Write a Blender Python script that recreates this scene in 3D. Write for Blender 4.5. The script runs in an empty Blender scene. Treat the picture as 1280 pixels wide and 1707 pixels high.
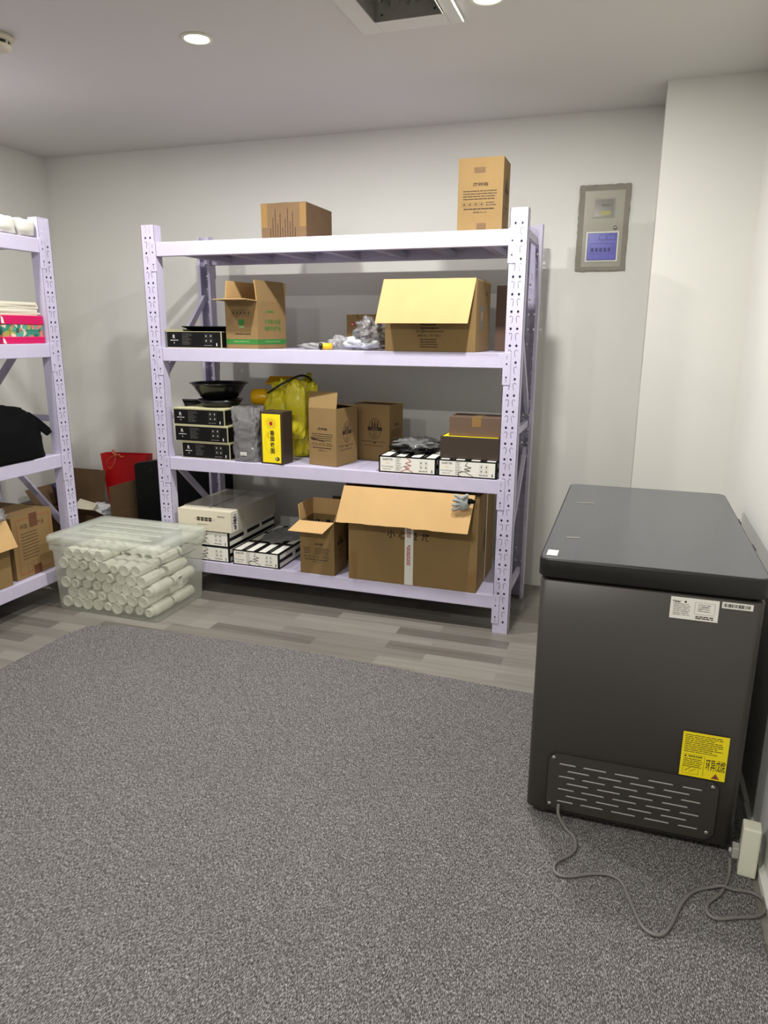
import bpy, bmesh, math, random
from mathutils import Vector, Matrix, noise
from mathutils.geometry import tessellate_polygon
random.seed(7)
S = bpy.context.scene
COL = S.collection
PI = math.pi
R = math.radians

# ------------------------------------------------------------------ camera
W_, H_ = 1280.0, 1707.0
F_PX, PPX, PPY = 1197.63, 640.0, 854.0
cam = bpy.data.cameras.new('camera'); co = bpy.data.objects.new('camera', cam); COL.objects.link(co)
yaw, pit, rol = -0.3251, -0.2460, 0.0064
fw = Vector((math.sin(yaw)*math.cos(pit), math.cos(yaw)*math.cos(pit), math.sin(pit)))
rt = Vector((math.cos(yaw), -math.sin(yaw), 0)); up = rt.cross(fw)
r2 = rt*math.cos(rol)+up*math.sin(rol); u2 = up*math.cos(rol)-rt*math.sin(rol)
co.matrix_world = Matrix(((r2.x, u2.x, -fw.x, 2.4856), (r2.y, u2.y, -fw.y, -3.373), (r2.z, u2.z, -fw.z, 1.4704), (0, 0, 0, 1)))
cam.sensor_fit = 'VERTICAL'; cam.sensor_height = 24.0; cam.lens = F_PX/H_*24.0
cam.clip_start = .02; cam.clip_end = 60
S.camera = co

# ------------------------------------------------------------------ view / world
S.view_settings.view_transform = 'Standard'; S.view_settings.look = 'None'
S.view_settings.gamma = 1; S.view_settings.use_curve_mapping = False
S.view_settings.exposure = 0.2
wd = bpy.data.worlds.new('world'); S.world = wd; wd.use_nodes = True
wd.node_tree.nodes['Background'].inputs[0].default_value = (.8, .85, 1, 1)
wd.node_tree.nodes['Background'].inputs[1].default_value = 0.05
LAMPS = [(.80, -.655, 23), (1.925, -.66, 25), (-.33, -.655, 11), (.80, -3.3, 22), (1.925, -3.3, 30), (-.33, -3.3, 6)]

# ------------------------------------------------------------------ materials
def lin(c):
    f = lambda v: (v/255/12.92 if v/255 <= .04045 else ((v/255+.055)/1.055)**2.4)
    return (f(c[0]), f(c[1]), f(c[2]), 1)
def mat(name, col, rough=.6, metal=0, spec=.5, bump=0, bscale=200, var=0, vscale=8, coat=0, stretch=None, trans=0, sheen=0):
    m = bpy.data.materials.new(name); m.use_nodes = True
    nt = m.node_tree; b = nt.nodes['Principled BSDF']
    b.inputs['Base Color'].default_value = lin(col); b.inputs['Roughness'].default_value = rough
    b.inputs['Metallic'].default_value = metal; b.inputs['Specular IOR Level'].default_value = spec
    if coat: b.inputs['Coat Weight'].default_value = coat; b.inputs['Coat Roughness'].default_value = .12
    if trans: b.inputs['Transmission Weight'].default_value = trans
    if sheen: b.inputs['Sheen Weight'].default_value = sheen
    if bump or var:
        tc = nt.nodes.new('ShaderNodeTexCoord'); mp = nt.nodes.new('ShaderNodeMapping')
        nt.links.new(tc.outputs['Object'], mp.inputs[0])
        if stretch: mp.inputs['Scale'].default_value = stretch
    if var:
        n = nt.nodes.new('ShaderNodeTexNoise'); n.inputs['Scale'].default_value = vscale; n.inputs['Detail'].default_value = 5
        nt.links.new(mp.outputs[0], n.inputs['Vector'])
        rp = nt.nodes.new('ShaderNodeMapRange'); rp.inputs[1].default_value = .3; rp.inputs[2].default_value = .7
        rp.inputs[3].default_value = 1-var; rp.inputs[4].default_value = 1+var*.6
        nt.links.new(n.outputs['Fac'], rp.inputs[0])
        mx = nt.nodes.new('ShaderNodeVectorMath'); mx.operation = 'SCALE'; mx.inputs[0].default_value = lin(col)[:3]
        nt.links.new(rp.outputs[0], mx.inputs['Scale']); nt.links.new(mx.outputs[0], b.inputs['Base Color'])
    if bump:
        n2 = nt.nodes.new('ShaderNodeTexNoise'); n2.inputs['Scale'].default_value = bscale; n2.inputs['Detail'].default_value = 4
        nt.links.new(mp.outputs[0], n2.inputs['Vector'])
        bp = nt.nodes.new('ShaderNodeBump'); bp.inputs['Strength'].default_value = bump; bp.inputs['Distance'].default_value = .002
        nt.links.new(n2.outputs['Fac'], bp.inputs['Height']); nt.links.new(bp.outputs[0], b.inputs['Normal'])
    return m
def film(name, col, tr=.75, rough=.12, gloss=.35, trl=.0, bump=0, bscale=40):
    """thin plastic: see-through, with a milky and a shiny share"""
    m = bpy.data.materials.new(name); m.use_nodes = True; nt = m.node_tree; nt.nodes.clear()
    o = nt.nodes.new('ShaderNodeOutputMaterial')
    t = nt.nodes.new('ShaderNodeBsdfTransparent'); t.inputs[0].default_value = (1, 1, 1, 1) if gloss < .9 else lin(col)
    d = nt.nodes.new('ShaderNodeBsdfDiffuse'); d.inputs[0].default_value = lin(col)
    tl = nt.nodes.new('ShaderNodeBsdfTranslucent'); tl.inputs[0].default_value = lin(col)
    g = nt.nodes.new('ShaderNodeBsdfGlossy'); g.inputs['Roughness'].default_value = rough; g.inputs[0].default_value = (.9, .9, .9, 1)
    m0 = nt.nodes.new('ShaderNodeMixShader'); m0.inputs[0].default_value = trl
    nt.links.new(d.outputs[0], m0.inputs[1]); nt.links.new(tl.outputs[0], m0.inputs[2])
    m1 = nt.nodes.new('ShaderNodeMixShader'); m1.inputs[0].default_value = 1-tr
    nt.links.new(t.outputs[0], m1.inputs[1]); nt.links.new(m0.outputs[0], m1.inputs[2])
    lw = nt.nodes.new('ShaderNodeLayerWeight'); lw.inputs[0].default_value = .35
    ml = nt.nodes.new('ShaderNodeMath'); ml.operation = 'MULTIPLY'; ml.inputs[1].default_value = gloss
    nt.links.new(lw.outputs['Fresnel'], ml.inputs[0])
    m2 = nt.nodes.new('ShaderNodeMixShader'); nt.links.new(ml.outputs[0], m2.inputs[0])
    nt.links.new(m1.outputs[0], m2.inputs[1]); nt.links.new(g.outputs[0], m2.inputs[2])
    nt.links.new(m2.outputs[0], o.inputs[0])
    if bump:
        tc = nt.nodes.new('ShaderNodeTexCoord'); n2 = nt.nodes.new('ShaderNodeTexNoise'); n2.inputs['Scale'].default_value = bscale
        nt.links.new(tc.outputs['Object'], n2.inputs['Vector'])
        bp = nt.nodes.new('ShaderNodeBump'); bp.inputs['Strength'].default_value = bump; bp.inputs['Distance'].default_value = .01
        nt.links.new(n2.outputs['Fac'], bp.inputs['Height'])
        for nn in (g, d, lw): nt.links.new(bp.outputs[0], nn.inputs['Normal'])
    return m

M = {}
M['wall'] = mat('painted_wall', (226, 225, 218), .75, bump=.05, bscale=90, var=.02, vscale=3)
M['ceiling'] = mat('painted_ceiling', (216, 214, 209), .85, bump=.04, bscale=60)
M['lilac'] = mat('lilac_powder_coat', (203, 197, 220), .4, bump=.05, bscale=500, var=.04, vscale=14)
M['lilac_in'] = mat('lilac_deck_paint', (190, 185, 208), .45, var=.05, vscale=20)
M['card'] = mat('kraft_cardboard', (140, 113, 70), .85, bump=.15, bscale=60, var=.09, vscale=7, stretch=(1, 1, .4))
M['card_in'] = mat('kraft_cardboard_pale', (200, 163, 110), .85, bump=.12, bscale=50, var=.05, vscale=9)
M['card_dark'] = mat('kraft_cardboard_brown', (112, 87, 58), .85, bump=.15, bscale=60, var=.12, vscale=8)
M['card_brown'] = mat('dark_brown_card', (100, 78, 62), .7, var=.06, vscale=10)
M['ink'] = mat('printing_ink_dark', (52, 36, 24), .8)
M['ink_red'] = mat('printing_ink_red', (170, 40, 30), .7)
M['ink_green'] = mat('printing_ink_green', (52, 120, 48), .7)
M['ink_grey'] = mat('printing_ink_grey', (120, 118, 112), .7)
M['ink_lgreen'] = mat('printing_ink_light_green', (120, 170, 100), .7)
M['white'] = mat('white_paper', (232, 230, 220), .6)
M['cream'] = mat('cream_card', (222, 214, 190), .6, var=.03)
M['cream_tray'] = mat('cream_board_edge', (196, 192, 150), .7)
M['black_card'] = mat('black_card', (12, 11, 11), .5, spec=.25)
M['black_band'] = mat('black_printed_band', (20, 19, 19), .5)
M['gold'] = mat('gold_print', (178, 160, 110), .4)
M['yellow'] = mat('yellow_print', (250, 228, 20), .45)
M['yellow_deep'] = mat('yellow_deep_print', (236, 190, 20), .5)
M['brown_box'] = mat('dark_chocolate_card', (58, 46, 36), .5)
M['black_plastic'] = mat('black_plastic', (14, 14, 15), .25)
M['black_cloth'] = mat('black_fabric', (8, 8, 9), .9, spec=.15, bump=.4, bscale=120)
M['grey_cloth'] = mat('grey_knit', (160, 164, 160), .9, bump=.5, bscale=300)
M['tape'] = mat('brown_packing_tape', (136, 106, 62), .3)
M['tape_dark'] = mat('dark_packing_tape', (98, 58, 30), .3)
M['red_bag'] = mat('red_gift_paper', (205, 16, 26), .45)
M['ribbon'] = mat('copper_ribbon', (222, 130, 80), .35, metal=.3)
M['pink'] = mat('magenta_card', (206, 14, 92), .45)
M['steel'] = mat('bare_steel', (176, 174, 168), .35, metal=.8)
M['galv'] = mat('galvanised_rim', (160, 158, 150), .45, metal=.6, var=.1, vscale=30)
M['foil'] = mat('crinkled_foil_duct', (205, 203, 200), .3, metal=1, bump=1.0, bscale=45)
M['frz'] = mat('freezer_graphite_paint', (68, 64, 60), .38, metal=.25, bump=.02, bscale=800)
M['frz_lid'] = mat('freezer_lid_dark', (24, 22, 20), .4)
M['frz_top'] = mat('freezer_top_reflection_grey', (74, 75, 79), .22, var=.05, vscale=5, stretch=(1, 4, 1))  # lid colour made lighter: reflection of the walls painted into the base grey
M['slot'] = mat('slot_bright_edge', (190, 188, 182), .4)
M['frz_dark'] = mat('freezer_black_trim', (12, 11, 10), .5)
M['cord'] = mat('grey_rubber_cord', (112, 108, 104), .5)
M['plastic_w'] = mat('ivory_plastic', (226, 226, 204), .35)
M['plug'] = mat('pale_grey_plug', (168, 166, 160), .35)
M['panel'] = mat('grey_green_enamel', (150, 148, 134), .45, metal=.2, var=.04, vscale=30)
M['panel_rough'] = mat('rough_grey_mortar', (140, 136, 124), .8, bump=.5, bscale=60, var=.08, vscale=40)
M['blue'] = mat('blue_protective_film', (98, 98, 186), .2, var=.1, vscale=30)
M['blue_dk'] = mat('dark_blue_parts', (52, 52, 120), .3)
M['meter'] = mat('meter_glass', (130, 126, 118), .15)
M['lemon'] = mat('meter_plate', (160, 158, 90), .4)
M['bottle'] = mat('white_bottle_plastic', (244, 244, 228), .4)
M['detector'] = mat('aged_white_plastic', (206, 200, 178), .5)
M['grey_plush'] = mat('dark_grey_plush', (74, 72, 70), .9, bump=.8, bscale=60, var=.2, vscale=20)
M['navy'] = mat('navy_box', (28, 34, 92), .4)
M['orange'] = mat('orange_yellow_tube', (240, 190, 30), .35)
M['bag_white'] = mat('white_polythene', (226, 230, 232), .3, bump=.5, bscale=30)
M['yellow_bag'] = mat('yellow_polythene', (236, 221, 52), .25, bump=.5, bscale=25, var=.18, vscale=10)
M['yellow_jar'] = mat('amber_jar', (232, 178, 10), .2)
M['tub'] = film('milky_tub_plastic', (238, 240, 226), tr=.64, rough=.14, gloss=.3, trl=.35)
M['tub_lid'] = film('milky_lid_plastic', (236, 240, 228), tr=.44, rough=.15, gloss=.5, trl=.4)
M['clear'] = film('clear_bag_film', (232, 232, 232), tr=.7, rough=.12, gloss=.8, trl=.2, bump=1, bscale=22)
M['clear_bag'] = film('crinkled_bag_film', (205, 203, 204), tr=.72, rough=.16, gloss=1.5, trl=.1, bump=1, bscale=16)
M['clear2'] = film('clear_wrap_film', (235, 235, 235), tr=.8, rough=.1, gloss=.6, trl=.2)

def em(name, col, st):
    m = bpy.data.materials.new(name); m.use_nodes = True; nt = m.node_tree; nt.nodes.clear()
    o = nt.nodes.new('ShaderNodeOutputMaterial'); e = nt.nodes.new('ShaderNodeEmission')
    e.inputs[0].default_value = col; e.inputs[1].default_value = st; nt.links.new(e.outputs[0], o.inputs[0]); return m
M['glow'] = em('lit_diffuser', (1, .98, .95, 1), 12)

def carpet_mat():
    m = bpy.data.materials.new('heather_grey_carpet'); m.use_nodes = True; nt = m.node_tree; b = nt.nodes['Principled BSDF']
    b.inputs['Roughness'].default_value = .95; b.inputs['Specular IOR Level'].default_value = .15
    tc = nt.nodes.new('ShaderNodeTexCoord'); mp = nt.nodes.new('ShaderNodeMapping'); mp.inputs['Scale'].default_value = (480, 135, 200)
    mp.inputs['Rotation'].default_value = (0, 0, R(4))
    nt.links.new(tc.outputs['Object'], mp.inputs[0])
    n = nt.nodes.new('ShaderNodeTexNoise'); n.inputs['Scale'].default_value = 1; n.inputs['Detail'].default_value = 4; n.inputs['Roughness'].default_value = .7
    nt.links.new(mp.outputs[0], n.inputs['Vector'])
    cr = nt.nodes.new('ShaderNodeValToRGB'); e = cr.color_ramp.elements
    e[0].position = .33; e[0].color = lin((38, 37, 37)); e[1].position = .68; e[1].color = lin((196, 192, 189))
    k = e.new(.5); k.color = lin((97, 94, 93))
    nt.links.new(n.outputs['Fac'], cr.inputs[0])
    n3 = nt.nodes.new('ShaderNodeTexNoise'); n3.inputs['Scale'].default_value = 2.2; nt.links.new(tc.outputs['Object'], n3.inputs['Vector'])
    rp = nt.nodes.new('ShaderNodeMapRange'); rp.inputs[3].default_value = .93; rp.inputs[4].default_value = 1.06; nt.links.new(n3.outputs['Fac'], rp.inputs[0])
    mx = nt.nodes.new('ShaderNodeVectorMath'); mx.operation = 'SCALE'; nt.links.new(cr.outputs[0], mx.inputs[0]); nt.links.new(rp.outputs[0], mx.inputs['Scale'])
    nt.links.new(mx.outputs[0], b.inputs['Base Color'])
    bp = nt.nodes.new('ShaderNodeBump'); bp.inputs['Strength'].default_value = .7; bp.inputs['Distance'].default_value = .004
    nt.links.new(n.outputs['Fac'], bp.inputs['Height']); nt.links.new(bp.outputs[0], b.inputs['Normal'])
    return m
M['carpet'] = carpet_mat()
def floor_mat():
    m = bpy.data.materials.new('grey_wood_vinyl'); m.use_nodes = True; nt = m.node_tree; b = nt.nodes['Principled BSDF']
    b.inputs['Roughness'].default_value = .42
    tc = nt.nodes.new('ShaderNodeTexCoord')
    br = nt.nodes.new('ShaderNodeTexBrick'); br.offset = .37; br.offset_frequency = 2
    br.inputs['Color1'].default_value = (.12, .12, .12, 1); br.inputs['Color2'].default_value = (.85, .85, .85, 1); br.inputs['Mortar'].default_value = (.3, .3, .3, 1)
    br.inputs['Scale'].default_value = 1; br.inputs['Mortar Size'].default_value = .0008; br.inputs['Brick Width'].default_value = .56; br.inputs['Row Height'].default_value = .088
    nt.links.new(tc.outputs['Object'], br.inputs['Vector'])
    mp = nt.nodes.new('ShaderNodeMapping'); mp.inputs['Scale'].default_value = (1.6, 24, 1); nt.links.new(tc.outputs['Object'], mp.inputs[0])
    ad = nt.nodes.new('ShaderNodeVectorMath'); ad.operation = 'MULTIPLY_ADD'; nt.links.new(br.outputs['Color'], ad.inputs[0])
    ad.inputs[1].default_value = (7, 9, 5); nt.links.new(mp.outputs[0], ad.inputs[2])
    n = nt.nodes.new('ShaderNodeTexNoise'); n.inputs['Scale'].default_value = 1.3; n.inputs['Detail'].default_value = 6; nt.links.new(ad.outputs[0], n.inputs['Vector'])
    m1 = nt.nodes.new('ShaderNodeMath'); m1.operation = 'MULTIPLY_ADD'; m1.inputs[1].default_value = .6
    sp = nt.nodes.new('ShaderNodeSeparateColor'); nt.links.new(br.outputs['Color'], sp.inputs[0]); nt.links.new(sp.outputs[0], m1.inputs[0])
    m2 = nt.nodes.new('ShaderNodeMath'); m2.operation = 'MULTIPLY'; m2.inputs[1].default_value = .42; nt.links.new(n.outputs['Fac'], m2.inputs[0]); nt.links.new(m2.outputs[0], m1.inputs[2])
    cr = nt.nodes.new('ShaderNodeValToRGB'); e = cr.color_ramp.elements
    e[0].position = .2; e[0].color = lin((92, 85, 78)); e[1].position = .8; e[1].color = lin((146, 143, 134))
    nt.links.new(m1.outputs[0], cr.inputs[0]); nt.links.new(cr.outputs[0], b.inputs['Base Color'])
    return m
M['floor'] = floor_mat()
def floral_mat():
    m = bpy.data.materials.new('floral_print'); m.use_nodes = True; nt = m.node_tree; b = nt.nodes['Principled BSDF']; b.inputs['Roughness'].default_value = .6
    tc = nt.nodes.new('ShaderNodeTexCoord'); v = nt.nodes.new('ShaderNodeTexVoronoi'); v.inputs['Scale'].default_value = 42
    nt.links.new(tc.outputs['Object'], v.inputs['Vector']); sp = nt.nodes.new('ShaderNodeSeparateColor'); nt.links.new(v.outputs['Color'], sp.inputs[0])
    cr = nt.nodes.new('ShaderNodeValToRGB'); cr.color_ramp.interpolation = 'CONSTANT'; e = cr.color_ramp.elements
    e[0].position = 0; e[0].color = lin((60, 140, 120)); e[1].position = .35; e[1].color = lin((220, 120, 110))
    for p, c in ((.5, (225, 215, 190)), (.62, (30, 110, 90)), (.75, (90, 165, 150)), (.88, (170, 165, 80))): k = e.new(p); k.color = lin(c)
    nt.links.new(sp.outputs[0], cr.inputs[0]); nt.links.new(cr.outputs[0], b.inputs['Base Color']); return m
M['floral'] = floral_mat()
def specks_mat():
    m = bpy.data.materials.new('glossy_black_specks'); m.use_nodes = True; nt = m.node_tree; b = nt.nodes['Principled BSDF']; b.inputs['Roughness'].default_value = .45; b.inputs['Specular IOR Level'].default_value = .2
    tc = nt.nodes.new('ShaderNodeTexCoord'); v = nt.nodes.new('ShaderNodeTexVoronoi'); v.inputs['Scale'].default_value = 38
    nt.links.new(tc.outputs['Object'], v.inputs['Vector'])
    cr = nt.nodes.new('ShaderNodeValToRGB'); e = cr.color_ramp.elements; e[0].position = .0; e[0].color = (.5, .52, .55, 1); e[1].position = .07; e[1].color = (.004, .004, .005, 1)  # small pale dots scattered over black
    nt.links.new(v.outputs['Distance'], cr.inputs[0]); nt.links.new(cr.outputs[0], b.inputs['Base Color']); return m
M['specks'] = specks_mat()

# ------------------------------------------------------------------ mesh builder
_txt = {}
def text_geo(s, bold=0.0):
    k = (s, bold)
    if k not in _txt:
        c = bpy.data.curves.new('t', 'FONT'); c.body = s; c.size = 1; c.resolution_u = 3; c.offset = bold
        o = bpy.data.objects.new('t', c); COL.objects.link(o)
        bpy.context.view_layer.update()
        me = bpy.data.meshes.new_from_object(o.evaluated_get(bpy.context.evaluated_depsgraph_get()))
        vs = [(v.co.x, v.co.y) for v in me.vertices]; fs = [tuple(p.vertices) for p in me.polygons]
        bpy.data.objects.remove(o); bpy.data.curves.remove(c); bpy.data.meshes.remove(me)
        if vs:
            x0 = min(v[0] for v in vs); x1 = max(v[0] for v in vs); y0 = min(v[1] for v in vs); y1 = max(v[1] for v in vs)
        else: x0 = y0 = 0; x1 = y1 = 1
        _txt[k] = (vs, fs, x0, x1, y0, y1)
    return _txt[k]

class MB:
    def __init__(s): s.v = []; s.f = []; s.m = []; s.mats = []; s.sm = []
    def mi(s, m):
        m = M[m] if isinstance(m, str) else m
        if m not in s.mats: s.mats.append(m)
        return s.mats.index(m)
    def add(s, vs, fs, m, smooth=False):
        b = len(s.v); k = s.mi(m); s.v += [tuple(v) for v in vs]
        for f in fs: s.f.append(tuple(b+i for i in f)); s.m.append(k); s.sm.append(smooth)
        return s
    def box(s, x0, x1, y0, y1, z0, z1, m):
        return s.add([(x0,y0,z0),(x1,y0,z0),(x1,y1,z0),(x0,y1,z0),(x0,y0,z1),(x1,y0,z1),(x1,y1,z1),(x0,y1,z1)],
                     [(0,3,2,1),(4,5,6,7),(0,1,5,4),(1,2,6,5),(2,3,7,6),(3,0,4,7)], m)
    def quad(s, a, b, c, d, m): return s.add([a,b,c,d], [(0,1,2,3)], m)
    def slab(s, pts, t, m, m2=None):
        """plate from a 3-D polygon with thickness t against its normal; m2 = the other side"""
        P = [Vector(p) for p in pts]; n = (P[1]-P[0]).cross(P[2]-P[1]).normalized(); Q = [p-n*t for p in P]; k = len(P)
        s.add(P, [tuple(range(k))], m); s.add(Q, [tuple(reversed(range(k)))], m2 or m)
        for i in range(k): j = (i+1) % k; s.add([P[i], Q[i], Q[j], P[j]], [(0,1,2,3)], m2 or m)
        return s
    def bar(s, p, q, w, t, n, m):
        """rectangular bar p->q; w across in plane, t along normal n"""
        p, q, n = Vector(p), Vector(q), Vector(n).normalized(); d = (q-p).normalized(); a = d.cross(n).normalized()*w/2; b = n*t/2
        V = [p-a-b, p+a-b, p+a+b, p-a+b, q-a-b, q+a-b, q+a+b, q-a+b]
        return s.add(V, [(0,1,2,3),(7,6,5,4),(0,4,5,1),(1,5,6,2),(2,6,7,3),(3,7,4,0)], m)
    def lathe(s, prof, c, m, n=24, axis='z', smooth=True):
        V = []; F = []
        for r, h in prof:
            for i in range(n):
                a = 2*PI*i/n; x, y = r*math.cos(a), r*math.sin(a)
                V.append({'z': (c[0]+x, c[1]+y, c[2]+h), 'y': (c[0]+x, c[1]+h, c[2]+y), 'x': (c[0]+h, c[1]+x, c[2]+y)}[axis])
        for k in range(len(prof)-1):
            for i in range(n):
                j = (i+1) % n; F.append((k*n+i, k*n+j, (k+1)*n+j, (k+1)*n+i))
        if prof[0][0] > 1e-6: F.append(tuple(reversed(range(n))))
        if prof[-1][0] > 1e-6: F.append(tuple(range((len(prof)-1)*n, len(prof)*n)))
        return s.add(V, F, m, smooth)
    def tube(s, pts, r, m, n=8):
        P = [Vector(p) for p in pts]; V = []; F = []; a = None
        for i, p in enumerate(P):
            d = (P[min(i+1, len(P)-1)]-P[max(i-1, 0)]).normalized()
            if a is None: a = d.orthogonal().normalized()
            a = (a-d*a.dot(d)).normalized(); b = d.cross(a)
            rr = r[i] if isinstance(r, (list, tuple)) else r
            for k in range(n): V.append(p+(a*math.cos(2*PI*k/n)+b*math.sin(2*PI*k/n))*rr)
        for i in range(len(P)-1):
            for k in range(n): F.append((i*n+k, i*n+(k+1) % n, (i+1)*n+(k+1) % n, (i+1)*n+k))
        F += [tuple(reversed(range(n))), tuple(range((len(P)-1)*n, len(P)*n))]
        return s.add(V, F, m, True)
    def blob(s, c, r, m, amp=.1, freq=6, seed=0, nu=28, nv=18, e=1.0, flat=None, fine=.0):
        """crumpled soft lump: superellipsoid with noise; flat = z below which it is squashed onto a surface"""
        V = []; F = []
        sg = lambda x: math.copysign(abs(x)**e, x)
        for j in range(nv+1):
            th = -PI/2+PI*j/nv
            for i in range(nu):
                ph = 2*PI*i/nu
                d = Vector((sg(math.cos(th))*sg(math.cos(ph)), sg(math.cos(th))*sg(math.sin(ph)), sg(math.sin(th))))
                k = 1+amp*noise.noise(d*freq*.4+Vector((seed*3.1, 0, seed)))*1.6+fine*noise.noise(d*freq*2+Vector((0, seed, 0)))
                p = Vector((c[0]+d.x*r[0]*k, c[1]+d.y*r[1]*k, c[2]+d.z*r[2]*k))
                if flat is not None: p.z = max(p.z, flat+abs(p.z-flat)*.01)
                V.append(p)
        for j in range(nv):
            for i in range(nu): F.append((j*nu+i, j*nu+(i+1) % nu, (j+1)*nu+(i+1) % nu, (j+1)*nu+i))
        return s.add(V, F, m, True)
    def build(s, name, parent=None, loc=None, bevel=0, rot=None, seg=2, merge=False):
        me = bpy.data.meshes.new(name); me.from_pydata(s.v, [], s.f)
        for m in s.mats: me.materials.append(m)
        me.polygons.foreach_set('material_index', s.m); me.polygons.foreach_set('use_smooth', s.sm); me.update()
        if merge:
            bm = bmesh.new(); bm.from_mesh(me); bmesh.ops.remove_doubles(bm, verts=bm.verts, dist=1e-5)
            bmesh.ops.recalc_face_normals(bm, faces=bm.faces); bm.to_mesh(me); bm.free()
        o = bpy.data.objects.new(name, me); COL.objects.link(o)
        if parent: o.parent = parent
        if loc: o.location = loc
        if rot: o.rotation_euler = rot
        if bevel:
            md = o.modifiers.new('bevel', 'BEVEL'); md.width = bevel; md.segments = seg; md.limit_method = 'ANGLE'; md.angle_limit = R(40)
        return o

class FR:
    """a printing frame on a face: origin o, right u, up v; writes into an MB just proud of the face"""
    def __init__(s, mb, o, u, v, off=.0006):
        s.mb = mb; s.u = Vector(u).normalized(); s.v = Vector(v).normalized(); s.n = s.u.cross(s.v); s.o = Vector(o); s.off = off
    def p(s, a, b, k=1): return s.o+s.u*a+s.v*b+s.n*s.off*k
    def rect(s, a, b, c, d, m, k=1): s.mb.quad(s.p(a,b,k), s.p(c,b,k), s.p(c,d,k), s.p(a,d,k), m); return s
    def poly(s, pts, m, k=1): s.mb.add([s.p(a,b,k) for a, b in pts], [tuple(range(len(pts)))], m); return s
    def ell(s, a, b, ra, rb, m, k=1, n=28): return s.poly([(a+ra*math.cos(2*PI*i/n), b+rb*math.sin(2*PI*i/n)) for i in range(n)], m, k)
    def ring(s, a, b, ra, rb, t, m, k=1, n=32):
        V = []
        for i in range(n):
            c, q = math.cos(2*PI*i/n), math.sin(2*PI*i/n); V += [s.p(a+ra*c, b+rb*q, k), s.p(a+(ra-t)*c, b+(rb-t)*q, k)]
        s.mb.add(V, [(2*i, (2*i+2) % (2*n), (2*i+3) % (2*n), 2*i+1) for i in range(n)], m); return s
    def frame(s, a, b, c, d, t, m, k=1):
        for q in ((a,b,c,b+t), (a,d-t,c,d), (a,b+t,a+t,d-t), (c-t,b+t,c,d-t)): s.rect(*q, m, k)
        return s
    def line(s, a, b, c, d, t, m, k=1):
        L = math.hypot(c-a, d-b) or 1; x, y = -(d-b)/L*t/2, (c-a)/L*t/2
        return s.poly([(a-x,b-y),(c-x,d-y),(c+x,d+y),(a+x,b+y)], m, k)
    def text(s, t, a, b, h, m, w=None, bold=0, k=1, center=True, ang=0):
        vs, fs, x0, x1, y0, y1 = text_geo(t, bold)
        sy = h/(y1-y0); sx = sy if w is None else w/(x1-x0)
        ox = (x0+x1)/2 if center else x0; oy = (y0+y1)/2
        ca, sa = math.cos(ang), math.sin(ang); V = []
        for x, y in vs:
            X, Y = (x-ox)*sx, (y-oy)*sy; V.append(s.p(a+X*ca-Y*sa, b+X*sa+Y*ca, k))
        s.mb.add(V, fs, m); return s
    def lines(s, a, b, w, n, pitch, h, m, seed=1, vert=False, ragged=.15, k=1):
        rnd = random.Random(seed)
        for i in range(n):
            x = 0; L = w*(1-rnd.random()*ragged)
            while x < L:
                d = min(rnd.uniform(.006, .022), L-x)
                if d > .001:
                    if vert: s.rect(a+i*pitch, b+x, a+i*pitch+h, b+x+d, m, k)
                    else: s.rect(a+x, b-i*pitch, a+x+d, b-i*pitch+h, m, k)
                x += d+rnd.uniform(.0012, .003)
        return s

def tag(o, label=None, cat=None, group=None, kind=None):
    if label: o['label'] = label
    if cat: o['category'] = cat
    if group: o['group'] = group
    if kind: o['kind'] = kind
    return o
def thing(name, label, cat, loc=(0,0,0), rz=0, group=None):
    o = bpy.data.objects.new(name, None); COL.objects.link(o); o.empty_display_size = .05
    o.location = loc; o.rotation_euler = (0, 0, rz)
    return tag(o, label, cat, group)
def copy_thing(o, parent=None):
    c = o.copy(); COL.objects.link(c)
    if parent: c.parent = parent
    for ch in list(o.children): copy_thing(ch, c)
    return c
def struct(o): o['kind'] = 'structure'; return o
def spline(pts, n=6):
    P = [Vector(p) for p in pts]; out = []
    for i in range(len(P)-1):
        a, b, c, d = P[max(i-1,0)], P[i], P[i+1], P[min(i+2, len(P)-1)]
        for k in range(n):
            t = k/n; out.append(.5*((2*b)+(c-a)*t+(2*a-5*b+4*c-d)*t*t+(3*b-a-3*c+d)*t**3))
    return out+[P[-1]]

# ------------------------------------------------------------------ room
XL, XR, YW, ZC, YB = -1.276, 2.955, .7785, 2.558, -5.6
XP, YP = 2.533, .3927
struct(MB().box(XL-.1, XR+.1, YB-.1, YW+.1, -.1, 0, 'floor').build('floor'))
struct(MB().box(XL-.1, XR+.1, YW, YW+.1, 0, ZC+.0, 'wall').build('wall_back'))
struct(MB().box(XL-.1, XL, YB, YW, 0, ZC, 'wall').build('wall_left'))
struct(MB().box(XR, XR+.1, YB, YW, 0, ZC, 'wall').build('wall_right'))
struct(MB().box(XL-.1, XR+.1, YB-.1, YB, 0, ZC, 'wall').build('wall_front'))
struct(MB().box(XP, XR, YP, YW, 0, ZC, 'wall').build('wall_pillar'))
VX0, VX1, VY0, VY1 = 1.512, 1.765, -.92, -.628
c = MB()
for q in ((XL-.1, VX0, YB-.1, YW+.1), (VX1, XR+.1, YB-.1, YW+.1), (VX0, VX1, YB-.1, VY0), (VX0, VX1, VY1, YW+.1)): c.box(*q, ZC, ZC+.1, 'ceiling')
struct(c.build('ceiling'))
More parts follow.
